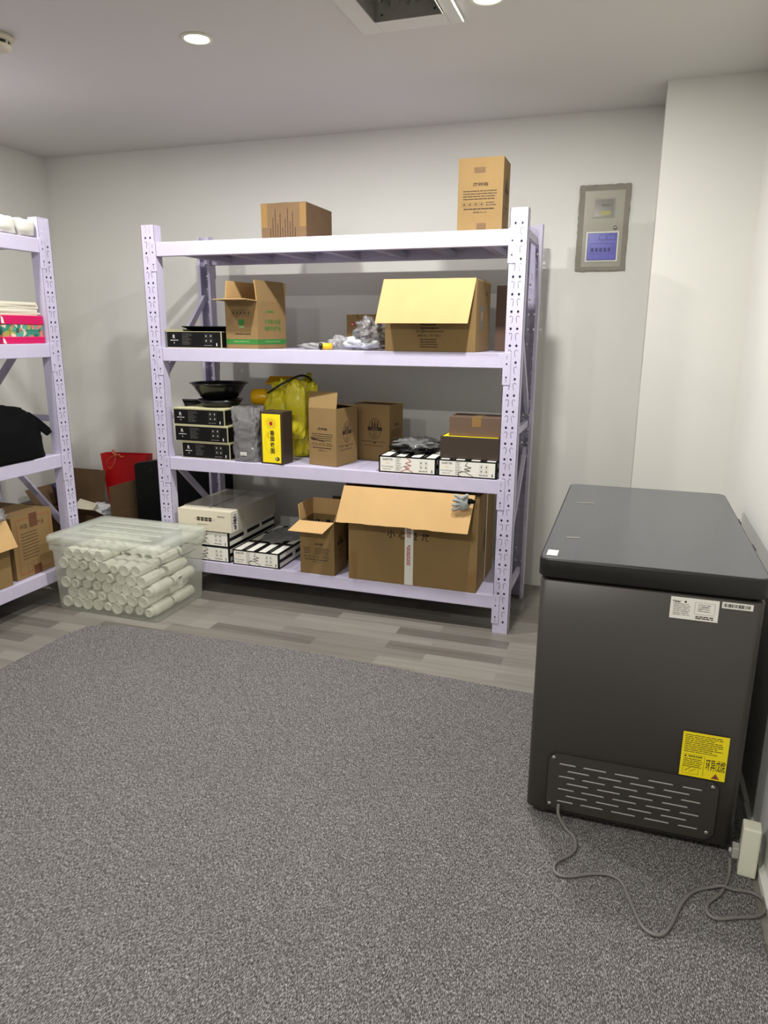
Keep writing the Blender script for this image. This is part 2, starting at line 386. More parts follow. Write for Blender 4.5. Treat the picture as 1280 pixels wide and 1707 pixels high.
# carpet: rounded back left corner, gently bowed back edge
e = [(XR-.038, YB), (XR-.038, -.60), (2.2, -.585), (1.6, -.555), (1.17, -.53), (.7, -.535), (.35, -.55), (.12, -.565), (.03, -.585), (-.03, -.63), (-.055, -.72), (-.06, -1.15), (-.055, -2.4), (-.05, YB)]
mb = MB(); mb.slab([(x, y, .006) for x, y in e], .0058, 'carpet'); carpet = mb.build('carpet')
tag(carpet, 'large grey heather carpet covering the front of the floor', 'carpet')
mb = MB(); rnd = random.Random(4)
for i in range(40):
    y = YB+i*(YW-YB-.4)/40; mb.box(XR-.012-.006*rnd.random(), XR, y, y+(YW-YB-.4)/40, .0, .02+.012*rnd.random(), 'wall')
struct(mb.build('baseboard_right'))

# downlights
def downlight(x, y, first=None, label=None):
    if first: t = copy_thing(first); t.location = (x, y, ZC); t['label'] = label; return t
    t = thing('downlight', label, 'ceiling light', (x, y, ZC), group='recessed ceiling downlights')
    MB().lathe([(.062, 0), (.062, -.004), (.05, -.006), (.046, -.002), (.046, 0)], (0,0,0), 'plastic_w', 32).build('trim_ring', t)
    MB().lathe([(.045, -.0025), (.045, -.0012)], (0,0,0), 'glow', 32).build('diffuser', t)
    return t
dl0 = None
for i, (x, y, watts) in enumerate(LAMPS):
    lb = ['lit round ceiling downlight left of the ceiling vent', 'lit round ceiling downlight right of the ceiling vent'][i] if i < 2 else 'lit round ceiling downlight outside the photograph'
    if dl0 is None: dl0 = downlight(x, y, None, lb)
    else: downlight(x, y, dl0, lb)
    L = bpy.data.lights.new('downlight_lamp', 'AREA'); L.shape = 'DISK'; L.size = .085; L.energy = watts; L.color = (1, .985, .955)
    lo = bpy.data.objects.new('downlight_lamp', L); COL.objects.link(lo); lo.location = (x, y, ZC-.008)

# ceiling vent with duct
t = thing('ceiling_vent', 'square white ceiling vent frame with foil duct showing inside', 'vent', (0,0,0))
mb = MB()
ox0, ox1, oy0, oy1 = 1.432, 1.815, -1.03, -.518
for q in ((ox0, VX0, oy0, oy1), (VX1, ox1, oy0, oy1), (VX0, VX1, oy0, VY0), (VX0, VX1, VY1, oy1)): mb.box(*q, ZC-.014, ZC-.0002, 'wall')
mb.build('frame', t, bevel=.004)
mb = MB()
for q in ((VX0+.001, VX0+.004, VY0+.001, VY1-.001), (VX1-.004, VX1-.001, VY0+.001, VY1-.001), (VX0+.004, VX1-.004, VY0+.001, VY0+.004), (VX0+.004, VX1-.004, VY1-.004, VY1-.001)): mb.box(*q, ZC-.02, ZC+.09, 'galv')
g = FR(mb, (VX0, VY1-.004, ZC), (1,0,0), (0,0,1)); g.ell(.03, .0, .004, .004, 'frz_dark'); g.ell(VX1-VX0-.03, .0, .004, .004, 'frz_dark')
mb.build('metal_rim', t)
mb = MB(); n = 22; V = []; F = []
for j in range(n+1):
    for i in range(n+1):
        x = VX0+.005+(VX1-VX0-.01)*i/n; y = VY0+.005+(VY1-VY0-.01)*j/n
        V.append((x, y, ZC+.045+.02*math.sin(i*2.1+.6*j)+.02*noise.noise(Vector((x*40, y*30, 0)))))
for j in range(n):
    for i in range(n): a = j*(n+1)+i; F.append((a, a+n+1, a+n+2, a+1))
mb.add(V, F, 'foil', True).build('foil_duct', t)

# smoke detector
t = thing('smoke_detector', 'round aged white smoke detector on the ceiling', 'smoke detector', (.085, -.915, ZC))
MB().lathe([(.06, -.001), (.06, -.018), (.05, -.022)], (0,0,0), 'detector', 32).build('base', t)
MB().lathe([(.043, -.02), (.043, -.034)], (0,0,0), 'frz_dark', 24).build('sensor_gap', t)
mb = MB().lathe([(.05, -.034), (.052, -.038), (.044, -.05), (.03, -.054)], (0,0,0), 'detector', 32)
for k in range(8): a = k*PI/4; mb.box(.046*math.cos(a)-.003, .046*math.cos(a)+.003, .046*math.sin(a)-.003, .046*math.sin(a)+.003, -.036, -.019, 'detector')
mb.build('cap', t)

# electric meter cabinet in the back wall
t = thing('meter_cabinet', 'grey metal electric meter cabinet set in the back wall', 'electrical box', (2.28, YW, 1.8))
mb = MB(); rnd = random.Random(2)
def ragged(x0, x1, z0, z1):
    P = []
    for i in range(16): P.append((x0+(x1-x0)*i/16, z0+rnd.uniform(-.002, .002)))
    for i in range(24): P.append((x1+rnd.uniform(-.002, .002), z0+(z1-z0)*i/24))
    for i in range(16): P.append((x1-(x1-x0)*i/16, z1+rnd.uniform(-.002, .002)))
    for i in range(24): P.append((x0+rnd.uniform(-.002, .002), z1-(z1-z0)*i/24))
    return P
mb.slab([(x-2.28, -.007, z-1.8) for x, z in ragged(2.153, 2.405, 1.79, 2.21)], .0065, 'panel_rough'); mb.build('frame', t)
mb = MB().box(-.098, .103, -.014, -.0075, .007, .383, 'panel'); d = mb.build('door', t, bevel=.002)
mb = MB(); mb.box(-.052, .054, -.017, -.0142, .25, .345, 'panel'); mb.build('meter_window_frame', d, bevel=.002)
mb = MB(); mb.box(-.045, .048, -.0195, -.0172, .256, .339, 'meter'); g = FR(mb, (0, -.0195, 0), (1,0,0), (0,0,1)); g.rect(-.02, .262, .035, .282, 'lemon'); g.rect(-.01, .305, .035, .315, 'ink_grey'); mb.build('meter', d)
MB().lathe([(.009, 0), (.009, .004), (.004, .006)], (.063, -.021, .2), 'steel', 20, 'y').build('lock', d)
mb = MB(); g = FR(mb, (0, -.0145, 0), (1,0,0), (0,0,1)); mb.box(-.078, .085, -.018, -.0142, .034, .182, 'white'); mb.build('breaker_window_frame', d, bevel=.001)
mb = MB(); mb.box(-.07, .077, -.0205, -.0182, .041, .175, 'blue'); g = FR(mb, (0, -.0205, 0), (1,0,0), (0,0,1))
g.frame(-.07, .041, .077, .175, .002, 'blue_dk'); g.frame(-.012, .14, .022, .166, .002, 'blue_dk'); g.frame(.026, .14, .07, .166, .002, 'blue_dk'); g.frame(-.055, .072, .062, .125, .0015, 'blue_dk')
for k in range(5): g.rect(-.05+k*.021, .082, -.036+k*.021, .102, 'blue_dk')
mb.build('blue_breaker_window', d)

# ------------------------------------------------------------------ racking
def hole_cell(w, h, mirror):
    """one perforated cell of an upright: bolt hole and a tear-drop slit; returns 2-D verts and triangles"""
    out = [(0,0), (w,0), (w,h), (0,h)]
    q = -1 if mirror else 1
    cx, cz = (w*.36 if mirror else w*.62), h*.15; hole = [(cx+.0054*math.cos(2*PI*i/12), cz+.0062*math.sin(2*PI*i/12)) for i in range(12)]
    C = [(-.0065, .82), (-.0050, .875), (-.0015, .90), (.0030, .885), (.0060, .835), (.0068, .77), (.0062, .68), (.0045, .58), (.0035, .48)]
    C = [(cx+q*x, h*z) for x, z in C]; A = []; B = []
    for i, (x, z) in enumerate(C):
        p, n = C[max(i-1, 0)], C[min(i+1, len(C)-1)]; L = math.hypot(n[0]-p[0], n[1]-p[1]); nx, nz = -(n[1]-p[1])/L, (n[0]-p[0])/L; t = .0011
        A.append((x+nx*t, z+nz*t)); B.append((x-nx*t, z-nz*t))
    slit = A+B[::-1]
    tri = tessellate_polygon([[Vector((x, y, 0)) for x, y in L] for L in (out, hole, slit)])
    return out+hole+slit, tri
PITCH = .075
CELL = {False: hole_cell(.04, PITCH, False), True: hole_cell(.04, PITCH, True)}
def upright(x0, yweb, s, H):
    """C section, 80 mm web with two rows of holes at y=yweb, flanges run to y=yweb+s*0.058"""
    mb = MB(); n = int(H/PITCH); z0 = H-n*PITCH
    for k in range(n):
        for j in (0, 1):
            V, T = CELL[j == 1]
            mb.add([(x0+.04*j+a, yweb, z0+k*PITCH+b) for a, b in V], T, 'lilac')
    mb.quad((x0, yweb, 0), (x0+.08, yweb, 0), (x0+.08, yweb, z0), (x0, yweb, z0), 'lilac')
    ye = yweb+s*.058; ya, yb = sorted((yweb, ye))
    for xa, xb in ((x0, x0+.002), (x0+.078, x0+.08)): mb.box(xa, xb, ya, yb, 0, H, 'lilac')
    yc, yd = sorted((ye, ye-s*.002))
    lw = .034 if s > 0 else .014
    for xa, xb in ((x0+.002, x0+.002+lw), (x0+.078-lw, x0+.078)): mb.box(xa, xb, yc, yd, 0, H, 'lilac')
    return mb
def rack(name, label, loc, rz, levels, W=2.005, D=.5744, flipL=1, H=2.0, zig=True):
    t = thing(name, label, 'shelving rack', loc, rz)
    for x0 in (0, W-.08):
        for yw, s in ((0, 1), (D, -1)): upright(x0, yw, s, H).build('upright', t)
    for k, (xa, up_) in enumerate(((.03, 1), (W-.03, -1))):
        for z in (H-.085, 1.0, .175): MB().bar((xa, .05, z), (xa, D-.05, z), .034, .02, (1,0,0), 'lilac').build('end_brace', t)
        a = (1.19, 1.66) if up_ == 1 else (1.60, 1.06)
        MB().bar((xa, .045, a[0]), (xa, D-.045, a[1]), .036, .018, (1,0,0), 'lilac').build('diagonal_brace', t)
        a = (.80, .37) if up_ == 1 else (.37, .86)
        MB().bar((xa, .045, a[0]), (xa, D-.045, a[1]), .036, .018, (1,0,0), 'lilac').build('diagonal_brace', t)
    for z in levels:
        for y0, y1, fr in ((.002, .04, 0), (D-.04, D-.002, 1)):
            mb = MB(); mb.box(.0805, W-.0805, y0, y1, z-.07, z+.0, 'lilac'); b = mb.build('beam', t, bevel=.003)
            for xa, xb in ((.048, .083), (W-.083, W-.048)):
                yp = -.003 if fr == 0 else D+.003-.0025
                mb = MB(); mb.box(xa, xb, yp, yp+.0025, z-.145, z+.003, 'lilac')
                if fr == 0:
                    g = FR(mb, (0, yp, 0), (1,0,0), (0,0,1), .0004); xm = (xa+xb)/2
                    for dz in (-.05, -.11): g.ell(xm, z+dz, .004, .004, 'frz_dark', n=12)
                    for dz in (-.02, -.125): g.ring(xm, z+dz, .003, .010, .0012, 'ink_grey', n=14)
                mb.build('connector_plate', b, bevel=.0008)
        n = 5; w = (W-.166)/n
        for k in range(7): xx = .18+k*(W-.40)/6; MB().box(xx, xx+.04, .0405, D-.0405, z-.062, z-.0325, 'lilac_in').build('cross_bar', t)
        for k in range(n):
            x0 = .083+k*w; mb = MB(); mb.box(x0+.0008, x0+w-.0008, .041, D-.041, z-.006, z-.001, 'lilac_in')
            for xx in (x0+.03, x0+w-.05): mb.box(xx, xx+.02, .045, D-.045, z-.03, z-.006, 'lilac_in')
            mb.build('deck_panel', t)
    return t
SH = [1.914, 1.379, .783, .196]
rack('storage_rack', 'wide lilac metal boltless rack standing along the back wall', (0,0,0), 0, SH)
LS = [1.918, 1.399, .813, .195]
rack('storage_rack', 'lilac metal rack at the left wall, cut by the photo edge', (-.412, -.194-2.005, 0), PI/2, LS, D=.6, H=2.02)

# ------------------------------------------------------------------ cartons
T = .004
def carton_body(mb, w, d, h, m='card', min_='card_in', open_=True):
    """centred in x, front face at y=0, base at z=0"""
    x0, x1 = -w/2, w/2
    if not open_: mb.box(x0, x1, 0, d, 0, h, m); return mb
    mb.box(x0, x1, 0, d, 0, T, m)
    mb.box(x0, x1, 0, T, T, h, m); mb.box(x0, x1, d-T, d, T, h, m)
    mb.box(x0, x0+T, T, d-T, T, h, m); mb.box(x1-T, x1, T, d-T, T, h, m)
    return mb
def flap(t, a, b, out, L, m='card_in', m2='card', name='flap', skew=0, label=None):
    """flap hinged on edge a->b, leaning along out (a direction), length L"""
    a, b, o = Vector(a), Vector(b), Vector(out).normalized()*L; s = (b-a).normalized()*skew
    mb = MB(); mb.slab([a, b, b+o+s, a+o+s], T*.9, m, m2); f = mb.build(name, t, merge=False)
    if label: f['label'] = label
    return f
def turnover_print(g, w, h, torn=False):
    g.text('周转箱', 0, h*.64, h*.05, 'ink', w=w*.34, bold=.012)
    for i in range(4):
        g.lines(-w*.38, h*(.545-.036*i), w*.76, 1, 1, h*.012, 'ink', seed=i+3, ragged=.1)
    for k in range(4): g.frame(-w*.40+k*w*.13, h*.345, -w*.40+k*w*.13+w*.10, h*.395, .0008, 'ink'); g.ell(-w*.35+k*w*.13, h*.37, w*.02, h*.012, 'ink', n=8)
    g.lines(w*.13, h*.385, w*.2, 1, 1, h*.01, 'ink', seed=9); g.lines(w*.13, h*.352, w*.26, 1, 1, h*.01, 'ink', seed=10)
    g.lines(-w*.36, h*.30, w*.68, 1, 1, h*.016, 'ink', seed=12, ragged=0)
    g.text('规格:5Lx2', 0, h*.262, h*.026, 'ink', w=w*.3)
def emblem(g, w, h, cx=0):
    ra, rb = min(w*.19, h*.125), h*.185; cy = h*.57
    g.ring(cx, cy, ra, rb, .0028, 'ink')
    for k in (-1, 0, 1):
        x = cx+k*ra*.42; y = cy+rb*.12
        g.poly([(x-ra*.12, y), (x+ra*.12, y), (x+ra*.12, y+rb*.38), (x+ra*.05, y+rb*.5), (x+ra*.05, y+rb*.66+(.08*rb if k == 0 else 0)), (x-ra*.05, y+rb*.66+(.08*rb if k == 0 else 0)), (x-ra*.05, y+rb*.5), (x-ra*.12, y+rb*.38)], 'ink')
    g.rect(cx-ra*1.15, cy-rb*.17, cx+ra*1.15, cy+rb*.17, 'ink', 1.5)
    g.text('BEER', cx, cy, rb*.2, 'card', w=ra*.95, k=2.2)
    for k in (-1, 0, 1): g.ell(cx+k*ra*.3, cy-rb*.3, ra*.07, rb*.045, 'ink', n=6)
    g.ring(cx, cy-rb*.64, ra*.34, rb*.2, .0018, 'ink', n=20); g.text('B', cx, cy-rb*.64, rb*.2, 'ink')
    g.lines(cx-w*.36, h*.335, w*.72, 1, 1, h*.01, 'ink', seed=5); g.ell(cx, h*.32, w*.03, h*.018, 'ink', n=8); g.lines(cx-w*.3, h*.265, w*.6, 1, 1, h*.009, 'ink', seed=6)

def faces(mb, w, d, h):
    return (FR(mb, (0, 0, 0), (1,0,0), (0,0,1)), FR(mb, (w/2, d/2, 0), (0,1,0), (0,0,1)))   # front, right

# top shelf, closed turnover carton (tall) and worn small carton
z = SH[0]+.001
t = thing('cardboard_box', 'tall closed kraft carton on the top shelf beside the right upright', 'cardboard box', (1.776, .055, z), 0, None)
w, d, h = .205, .17, .308; mb = MB(); carton_body(mb, w, d, h, open_=False); g, s = faces(mb, w, d, h); turnover_print(g, w, h); emblem(s, d*1.0, h)
mb.build('body', t, bevel=.0015)
mb = MB(); mb.box(-.022, .022, 0, d, h+.0002, h+.0006, 'tape'); mb.build('tape', t)
g = MB(); FR(g, (0,0,0), (1,0,0), (0,0,1), .0012).rect(-.03, h*.8, .02, h*.87, 'card_dark').rect(-.012, h*.03, .03, h*.11, 'card_dark'); g.build('torn_tape_mark', t)
t = thing('cardboard_box', 'small scuffed kraft carton with sideways text on the top shelf', 'cardboard box', (.765, .12, z), 0)
w, d, h = .25, .33, .178; mb = MB(); carton_body(mb, w, d, h, 'card_dark', open_=False); g, s = faces(mb, w, d, h)
for i in range(11): g.lines(-w*.30+i*w*.055, .004, (.06+.10*((i*7) % 5)/4), 1, 1, .004, 'ink', seed=i+20, vert=True, ragged=.1)
for a in (-.5, .36): g.rect(w*a, h*.35, w*(a+.14), h*.98, 'tape', .5)
mb.build('body', t, bevel=.002)
mb = MB(); mb.box(-.025, .025, 0, d, h+.0002, h+.0006, 'tape'); mb.build('tape', t)

# second shelf -------------------------------------------------------------
z = SH[1]+.001
def black_box(t, w, d, h, open_=False, edge=True):
    mb = MB()
    if open_: carton_body(mb, w, d, h, 'black_card', open_=True)
    else: mb.box(-w/2, w/2, 0, d, 0, h, 'black_card')
    g, s = faces(mb, w, d, h)
    g.frame(-w/2, 0, w/2, h, .0022, 'cream_tray'); s.frame(-d/2, 0, d/2, h, .0022, 'cream_tray'); s.rect(-d/2, 0, -d/2+.006, h, 'cream_tray', 1.2)
    g.text('R', -w*.36, h*.68, h*.22, 'white'); g.lines(-w*.43, h*.44, w*.15, 1, 1, h*.035, 'white', seed=3); g.ell(-w*.36, h*.3, .003, .003, 'white', n=6)
    g.lines(-w*.21, h*.84, w*.20, 8, h*.09, h*.018, 'ink_grey', seed=7, ragged=.5)
    for i in range(2):
        for j in range(2):
            x = w*.20+i*w*.085; y = h*(.62-j*.30); g.frame(x, y, x+w*.06, y+h*.22, .0006, 'ink_grey'); g.ell(x+w*.03, y+h*.11, w*.008, h*.05, 'white', n=8)
    g.lines(w*.19, h*.14, w*.16, 1, 1, h*.04, 'ink_grey', seed=11); g.rect(w*.41, h*.12, w*.425, h*.3, 'white')
    mb.build('body', t, bevel=.001)
t = thing('black_carton', 'flat black printed carton with open top beside the left upright, second shelf', 'box', (.262, .03, z))
black_box(t, .335, .26, .085, True)
flap(t, (.167, .26, .085), (-.167, .26, .085), (0, -.9, .22), .12, 'black_card', 'black_card', 'lid_flap')
flap(t, (-.1675, 0, .085), (-.1675, .25, .085), (-.1, 0, 1), .012, 'cream_tray', 'cream_tray')

t = thing('cardboard_box', 'open kraft carton with green stripe and green writing, second shelf', 'cardboard box', (.545, .045, z), R(-8))
w, d, h = .205, .255, .238; mb = MB(); carton_body(mb, w, d, h); g, s = faces(mb, w, d, h)
g.rect(-w/2, h*.09, w/2, h*.20, 'ink_green'); s.rect(-d/2, h*.09, d/2, h*.20, 'ink_green')
g.lines(-w*.25, h*.14, w*.5, 1, 1, h*.02, 'ink_lgreen', seed=3, k=2); s.lines(-d*.25, h*.14, d*.55, 1, 1, h*.02, 'ink_lgreen', seed=4, k=2)
for k in range(5): g.frame(-w*.30+k*w*.12, h*.68, -w*.30+k*w*.12+w*.11, h*.82, .0009, 'ink'); g.ell(-w*.245+k*w*.12, h*.75, w*.02, h*.035, 'ink', n=8)
g.rect(-w*.09, h*.50, w*.09, h*.62, 'ink_green'); g.rect(-w*.07, h*.44, w*.08, h*.48, 'ink_lgreen'); g.lines(-w*.2, h*.30, w*.5, 1, 1, h*.02, 'ink', seed=8)
s.text('乡村振兴农品', d*.02, h*.575, h*.11, 'ink_green', w=d*.56, bold=.012); s.text('电商专供产品', d*.02, h*.43, h*.11, 'ink_green', w=d*.56, bold=.012)
s.ell(-d*.2, h*.78, .004, .007, 'ink_green', n=10); s.lines(-d*.14, h*.77, d*.2, 1, 1, h*.035, 'ink_green', seed=3)
mb.build('body', t, bevel=.001)
flap(t, (-w/2, 0, h), (w/2, 0, h), (0, -.6, .03), .10, 'card', 'card_in')
flap(t, (w/2, 0, h), (w/2, d, h), (-.12, 0, 1), .105, 'card', 'card_in')
flap(t, (w/2, d, h), (-w/2, d, h), (0, .1, 1), .10, 'card', 'card_in')
flap(t, (-w/2, d, h), (-w/2, 0, h), (.12, 0, 1), .105, 'card', 'card_in')

t = thing('cardboard_box', 'small orange-brown carton with round red logo behind the plastic pouches', 'cardboard box', (1.10, .38, z))
w, d, h = .2, .15, .178; mb = MB(); carton_body(mb, w, d, h); g, s = faces(mb, w, d, h)
g.ell(-w*.33, h*.72, .012, .012, 'ink_red'); g.text('H', -w*.33, h*.72, .011, 'white', k=2, bold=.02); g.text('木王', -w*.12, h*.74, .014, 'ink_red', w=.034)
g.line(-w*.22, h*.99, -w*.14, h*.88, .004, 'ink'); mb.build('body', t, bevel=.001)
flap(t, (w/2, d, h), (-w/2, d, h), (0, -1, .05), .07, 'card_dark', 'card_in')

# clear pouches and wrapped things
t = thing('plastic_bag', 'crumpled white and clear plastic pouch beside the large open carton, second shelf', 'plastic bag', (1.212, .12, z))
MB().blob((-.01, 0, .032), (.112, .08, .034), 'bag_white', .25, 5, 3, 36, 22, flat=.002, fine=.08).build('white_pouch', t)
MB().blob((.025, -.01, .085), (.082, .078, .070), 'clear_bag', .35, 7, 9, 40, 26, fine=.15).build('clear_pouch', t)
mb = MB().blob((.03, 0, .088), (.060, .055, .050), 'card_brown', .3, 8, 4, 28, 18, fine=.15); mb.build('contents', t)
t = thing('plastic_roll', 'short yellow tube with black cap lying at the shelf edge', 'tube', (1.005, .03, z+.0165))
MB().lathe([(.0155, 0), (.0155, .05)], (.0, 0, 0), 'orange', 20, 'x').build('tube', t)
MB().lathe([(.0163, -.014), (.0163, .0)], (0, 0, 0), 'black_plastic', 20, 'x').build('cap', t)
t.rotation_euler = (0, 0, R(35))
mb = MB().blob((0, 0, .014), (.09, .05, .018), 'clear', .4, 6, 5, 34, 16, flat=.001, fine=.2); o = mb.build('plastic_wrapper', None, (.95, .10, z)); tag(o, 'flat clear plastic wrapper lying left of the yellow tube', 'plastic bag')
mb = MB().blob((0, 0, .03), (.055, .05, .034), 'clear', .4, 6, 8, 30, 16, flat=.001, fine=.2); o = mb.build('plastic_wrapper', None, (1.03, .205, z)); tag(o, 'puffed clear plastic bag behind the yellow tube', 'plastic bag')

# large open carton with bright flap
t = thing('cardboard_box', 'large open kraft carton with wide pale flap hanging down, second shelf', 'cardboard box', (1.568, .003, z))
w, d, h = .442, .33, .326; mb = MB(); carton_body(mb, w, d, h, 'card'); g, s = faces(mb, w, d, h)
for i in range(2): g.lines(-.045, h*(.37-.05*i), .09, 1, 1, .006, 'ink', seed=i)
g.text('ZG@baolzre.com', 0, h*.285, .016, 'ink', w=.135, bold=.01)
g.text('服务至上 客户至上', 0, h*.225, .011, 'ink', w=.115, bold=.01)
for i in range(4): g.lines(-.045, h*(.165-.035*i), .09, 1, 1, .004, 'ink', seed=i+5)
s.poly([(-.075, h*.62), (-.06, h*.645), (-.03, h*.66), (.0, h*.645), (.0, h*.45), (-.02, h*.33), (-.04, h*.28), (-.06, h*.34), (-.075, h*.45)], 'ink_grey'); s.text('8F', -.037, h*.5, .04, 'card_in', k=2, bold=.01); s.lines(.05, h*.84, .05, 2, .01, .004, 'ink', seed=3)
mb.build('body', t, bevel=.001)
flap(t, (-w/2-.006, 0, h+.003), (w/2-.004, 0, h+.003), (0, -.36, -.93), .216, 'card', 'card_in', skew=-.018, label='pale kraft flap hanging over the front')
flap(t, (w/2, 0, h), (w/2, d, h), (-1, 0, -.05), .13, 'card', 'card_in')
flap(t, (-w/2, d, h), (-w/2, 0, h), (1, 0, .02), .12, 'card', 'card_in')
flap(t, (w/2, d, h), (-w/2, d, h), (0, -1, .04), .15, 'card_dark', 'card_in')
t = thing('cardboard_box', 'dark brown carton tucked behind the large open carton', 'cardboard box', (1.868, .345, z))
mb = MB(); carton_body(mb, .10, .19, .315, 'card_brown', open_=False); mb.build('body', t, bevel=.001); MB().box(-.05, .05, .07, .115, .3152, .3157, 'tape').build('tape', t)

# third shelf --------------------------------------------------------------
z = SH[2]+.001
BX = [(.30, .03, 0, .30, 'bottom black printed carton of the stack of three, third shelf'), (.277, .028, .0915, .33, 'middle black printed carton of the stack of three, third shelf'), (.266, .03, .183, .318, 'top black printed carton of the stack of three, under the pan')]
for x, y, dz, w, lb in BX:
    t = thing('black_carton', lb, 'box', (x, y, z+dz), 0, 'black cartons stacked on the third shelf'); black_box(t, w, .30, .085)
    MB().box(-w/2, w/2, .001, .3, .0855, .0905, 'cream_tray').build('cream_tray_edge', t, bevel=.001)
zt = z+.183+.0912
t = thing('frying_pan', 'black frying pan with handle lying on the black cartons under the bowl', 'pan', (.31, .19, zt))
MB().lathe([(.0, .004), (.095, .004), (.125, .04), (.128, .04), (.098, 0), (.0, 0)], (0,0,0), 'black_plastic', 40).build('body', t)
mb = MB(); mb.slab([(-.10, -.03, .036), (-.205, -.07, .038), (-.175, -.09, .006), (-.10, -.05, .02)], .012, 'black_plastic'); mb.tube([(-.10, -.03, .030), (-.15, -.06, .032), (-.185, -.08, .034)], .006, 'black_plastic'); mb.build('handle', t, bevel=.002)
t = tag(MB().lathe([(.0, .0), (.085, .0), (.105, .012), (.135, .06), (.152, .082), (.162, .086), (.162, .09), (.149, .087), (.13, .062), (.10, .016), (.08, .006), (.0, .006)], (0,0,0), 'black_plastic', 48).build('bowl', None, (.30, .2, zt+.041)), 'glossy black bowl on top of the black cartons', 'bowl')
# clear bag with grey contents
t = thing('plastic_bag', 'clear plastic bag with dark grey contents beside the black cartons', 'plastic bag', (.55, .065, z))
MB().blob((0, 0, .118), (.060, .038, .108), 'grey_plush', .10, 5, 2, 36, 30, e=.55, flat=.002, fine=.06).build('contents', t)
mb = MB(); n = 72; V = []; F = []; nv = 44
for j in range(nv+1):
    q = j/nv; zz = .002+.29*q; k = 1+.0*q
    for i in range(n):
        a = 2*PI*i/n; ca, sa = math.cos(a), math.sin(a); f = lambda v: math.copysign(abs(v)**.6, v)
        wob = 1+.10*noise.noise(Vector((ca*3, sa*3, q*7)))+.05*noise.noise(Vector((ca*9+q*4, sa*9, q*13)))+(.16*q*q*math.sin(a*7+q*3) if q > .75 else 0)
        V.append((f(ca)*.079*wob*(1-.12*max(0, q-.85)), f(sa)*.053*wob*(1-.4*max(0, q-.6)), zz))
for j in range(nv):
    for i in range(n): F.append((j*n+i, j*n+(i+1) % n, (j+1)*n+(i+1) % n, (j+1)*n+i))
mb.add(V, F, 'clear_bag', True).build('bag_film', t)
mb = MB(); FR(mb, (0, -.057, 0), (1,0,0), (0,0,1)).rect(-.022, .035, .016, .053, 'white').lines(-.018, .045, .03, 2, .006, .002, 'ink_grey', seed=4, k=2); mb.build('white_label', t)
# yellow and brown gift box
t = thing('gift_box', 'upright dark brown box with bright yellow printed front', 'gift box', (.72, .003, z), R(-4))
w, d, h = .135, .105, .277; mb = MB(); mb.box(-w/2, w/2, 0, d, 0, h, 'brown_box'); mb.build('body', t, bevel=.002)
mb = MB(); g = FR(mb, (0, -.0002, 0), (1,0,0), (0,0,1)); g.rect(-.056, .008, .056, h-.012, 'yellow')
g.ring(0, h*.78, .038, .030, .002, 'yellow_deep', 2); g.ring(0, h*.78, .026, .022, .002, 'gold', 2)
for k in range(14): a = k*2*PI/14; g.ell(.022*math.cos(a), h*.78+.018*math.sin(a), .004, .004, 'yellow_deep', 2, 8)
g.ell(0, h*.78, .011, .011, 'ink_red', 3, 14); g.ring(.002, h*.42, .044, .065, .0015, 'yellow_deep', 2); g.ring(.002, h*.42, .036, .055, .001, 'yellow_deep', 2)
for ch, yy in zip('香固铁固', (.60, .49, .375, .26)): g.text(ch, .006, h*yy, .026, 'ink', k=3, bold=.02)
g.lines(-.02, h*.5, .035, 1, 1, .003, 'ink_red', seed=2, vert=True, k=3); g.ell(.034, .030, .013, .010, 'ink', 3); g.ell(.028, .031, .010, .007, 'gold', 4); mb.build('yellow_front', t)
# yellow bag
t = thing('plastic_bag', 'big yellow plastic bag with black handle behind the gift box', 'bag', (.695, .34, z))
mb = MB().blob((.01, 0, .20), (.135, .105, .215), 'yellow_bag', .22, 6, 6, 56, 42, e=.65, flat=.002, fine=.14); mb.build('bag_body', t)
mb = MB().blob((-.04, -.10, .27), (.085, .045, .11), 'yellow_bag', .25, 6, 11, 36, 26, e=.85, fine=.14); mb.build('bag_bulge', t)
mb = MB().blob((.075, -.135, .27), (.07, .032, .15), 'yellow_bag', .15, 5, 14, 36, 26, e=.7, fine=.08); mb.build('inner_packet', t)
MB().lathe([(0, 0), (.042, 0), (.046, .008), (.046, .075), (.036, .09), (.036, .11), (0, .11)], (-.222, -.06, .325), 'yellow_jar', 28, 'x').build('amber_jar', t)
mb = MB(); mb.slab([(-.18, .0, .395), (-.02, -.03, .395), (.02, .0, .44), (-.17, .04, .435)], .01, 'yellow_jar'); mb.build('bag_fold', t)
MB().tube(spline([(-.09, -.15, .355), (-.02, -.13, .40), (.04, -.10, .435), (.08, -.06, .45), (.11, -.03, .435), (.12, .0, .40)]), .006, 'black_plastic').build('handle', t)
# turnover carton with raised flap
t = thing('cardboard_box', 'open turnover carton with raised flap in the middle of the third shelf', 'cardboard box', (.986, .062, z), R(-11))
w, d, h = .172, .205, .300; mb = MB(); carton_body(mb, w, d, h); g, s = faces(mb, w, d, h); turnover_print(g, w, h); emblem(s, d, h)
g.poly([(-w*.44, h*.49), (w*.05, h*.43), (w*.12, h*.415), (-w*.42, h*.455)], 'ink', 2)
mb.build('body', t, bevel=.001)
flap(t, (-w/2, 0, h), (w/2, 0, h), (0, .35, .9), .088, 'card', 'card_in', skew=-.012)
flap(t, (-w/2, d, h), (-w/2, 0, h), (1, 0, -.3), .07, 'card_dark', 'card_in')
flap(t, (w/2, d, h), (-w/2, d, h), (0, -1, .15), .09, 'card_dark', 'card_in')
t = thing('cardboard_box', 'turnover carton with bottle emblem facing front, behind the raised-flap carton', 'cardboard box', (1.172, .305, z), R(-9))
w, d, h = .218, .16, .305; mb = MB(); carton_body(mb, w, d, h); g, s = faces(mb, w, d, h); emblem(g, w, h, cx=.02); turnover_print(s, d, h); mb.build('body', t, bevel=.001)
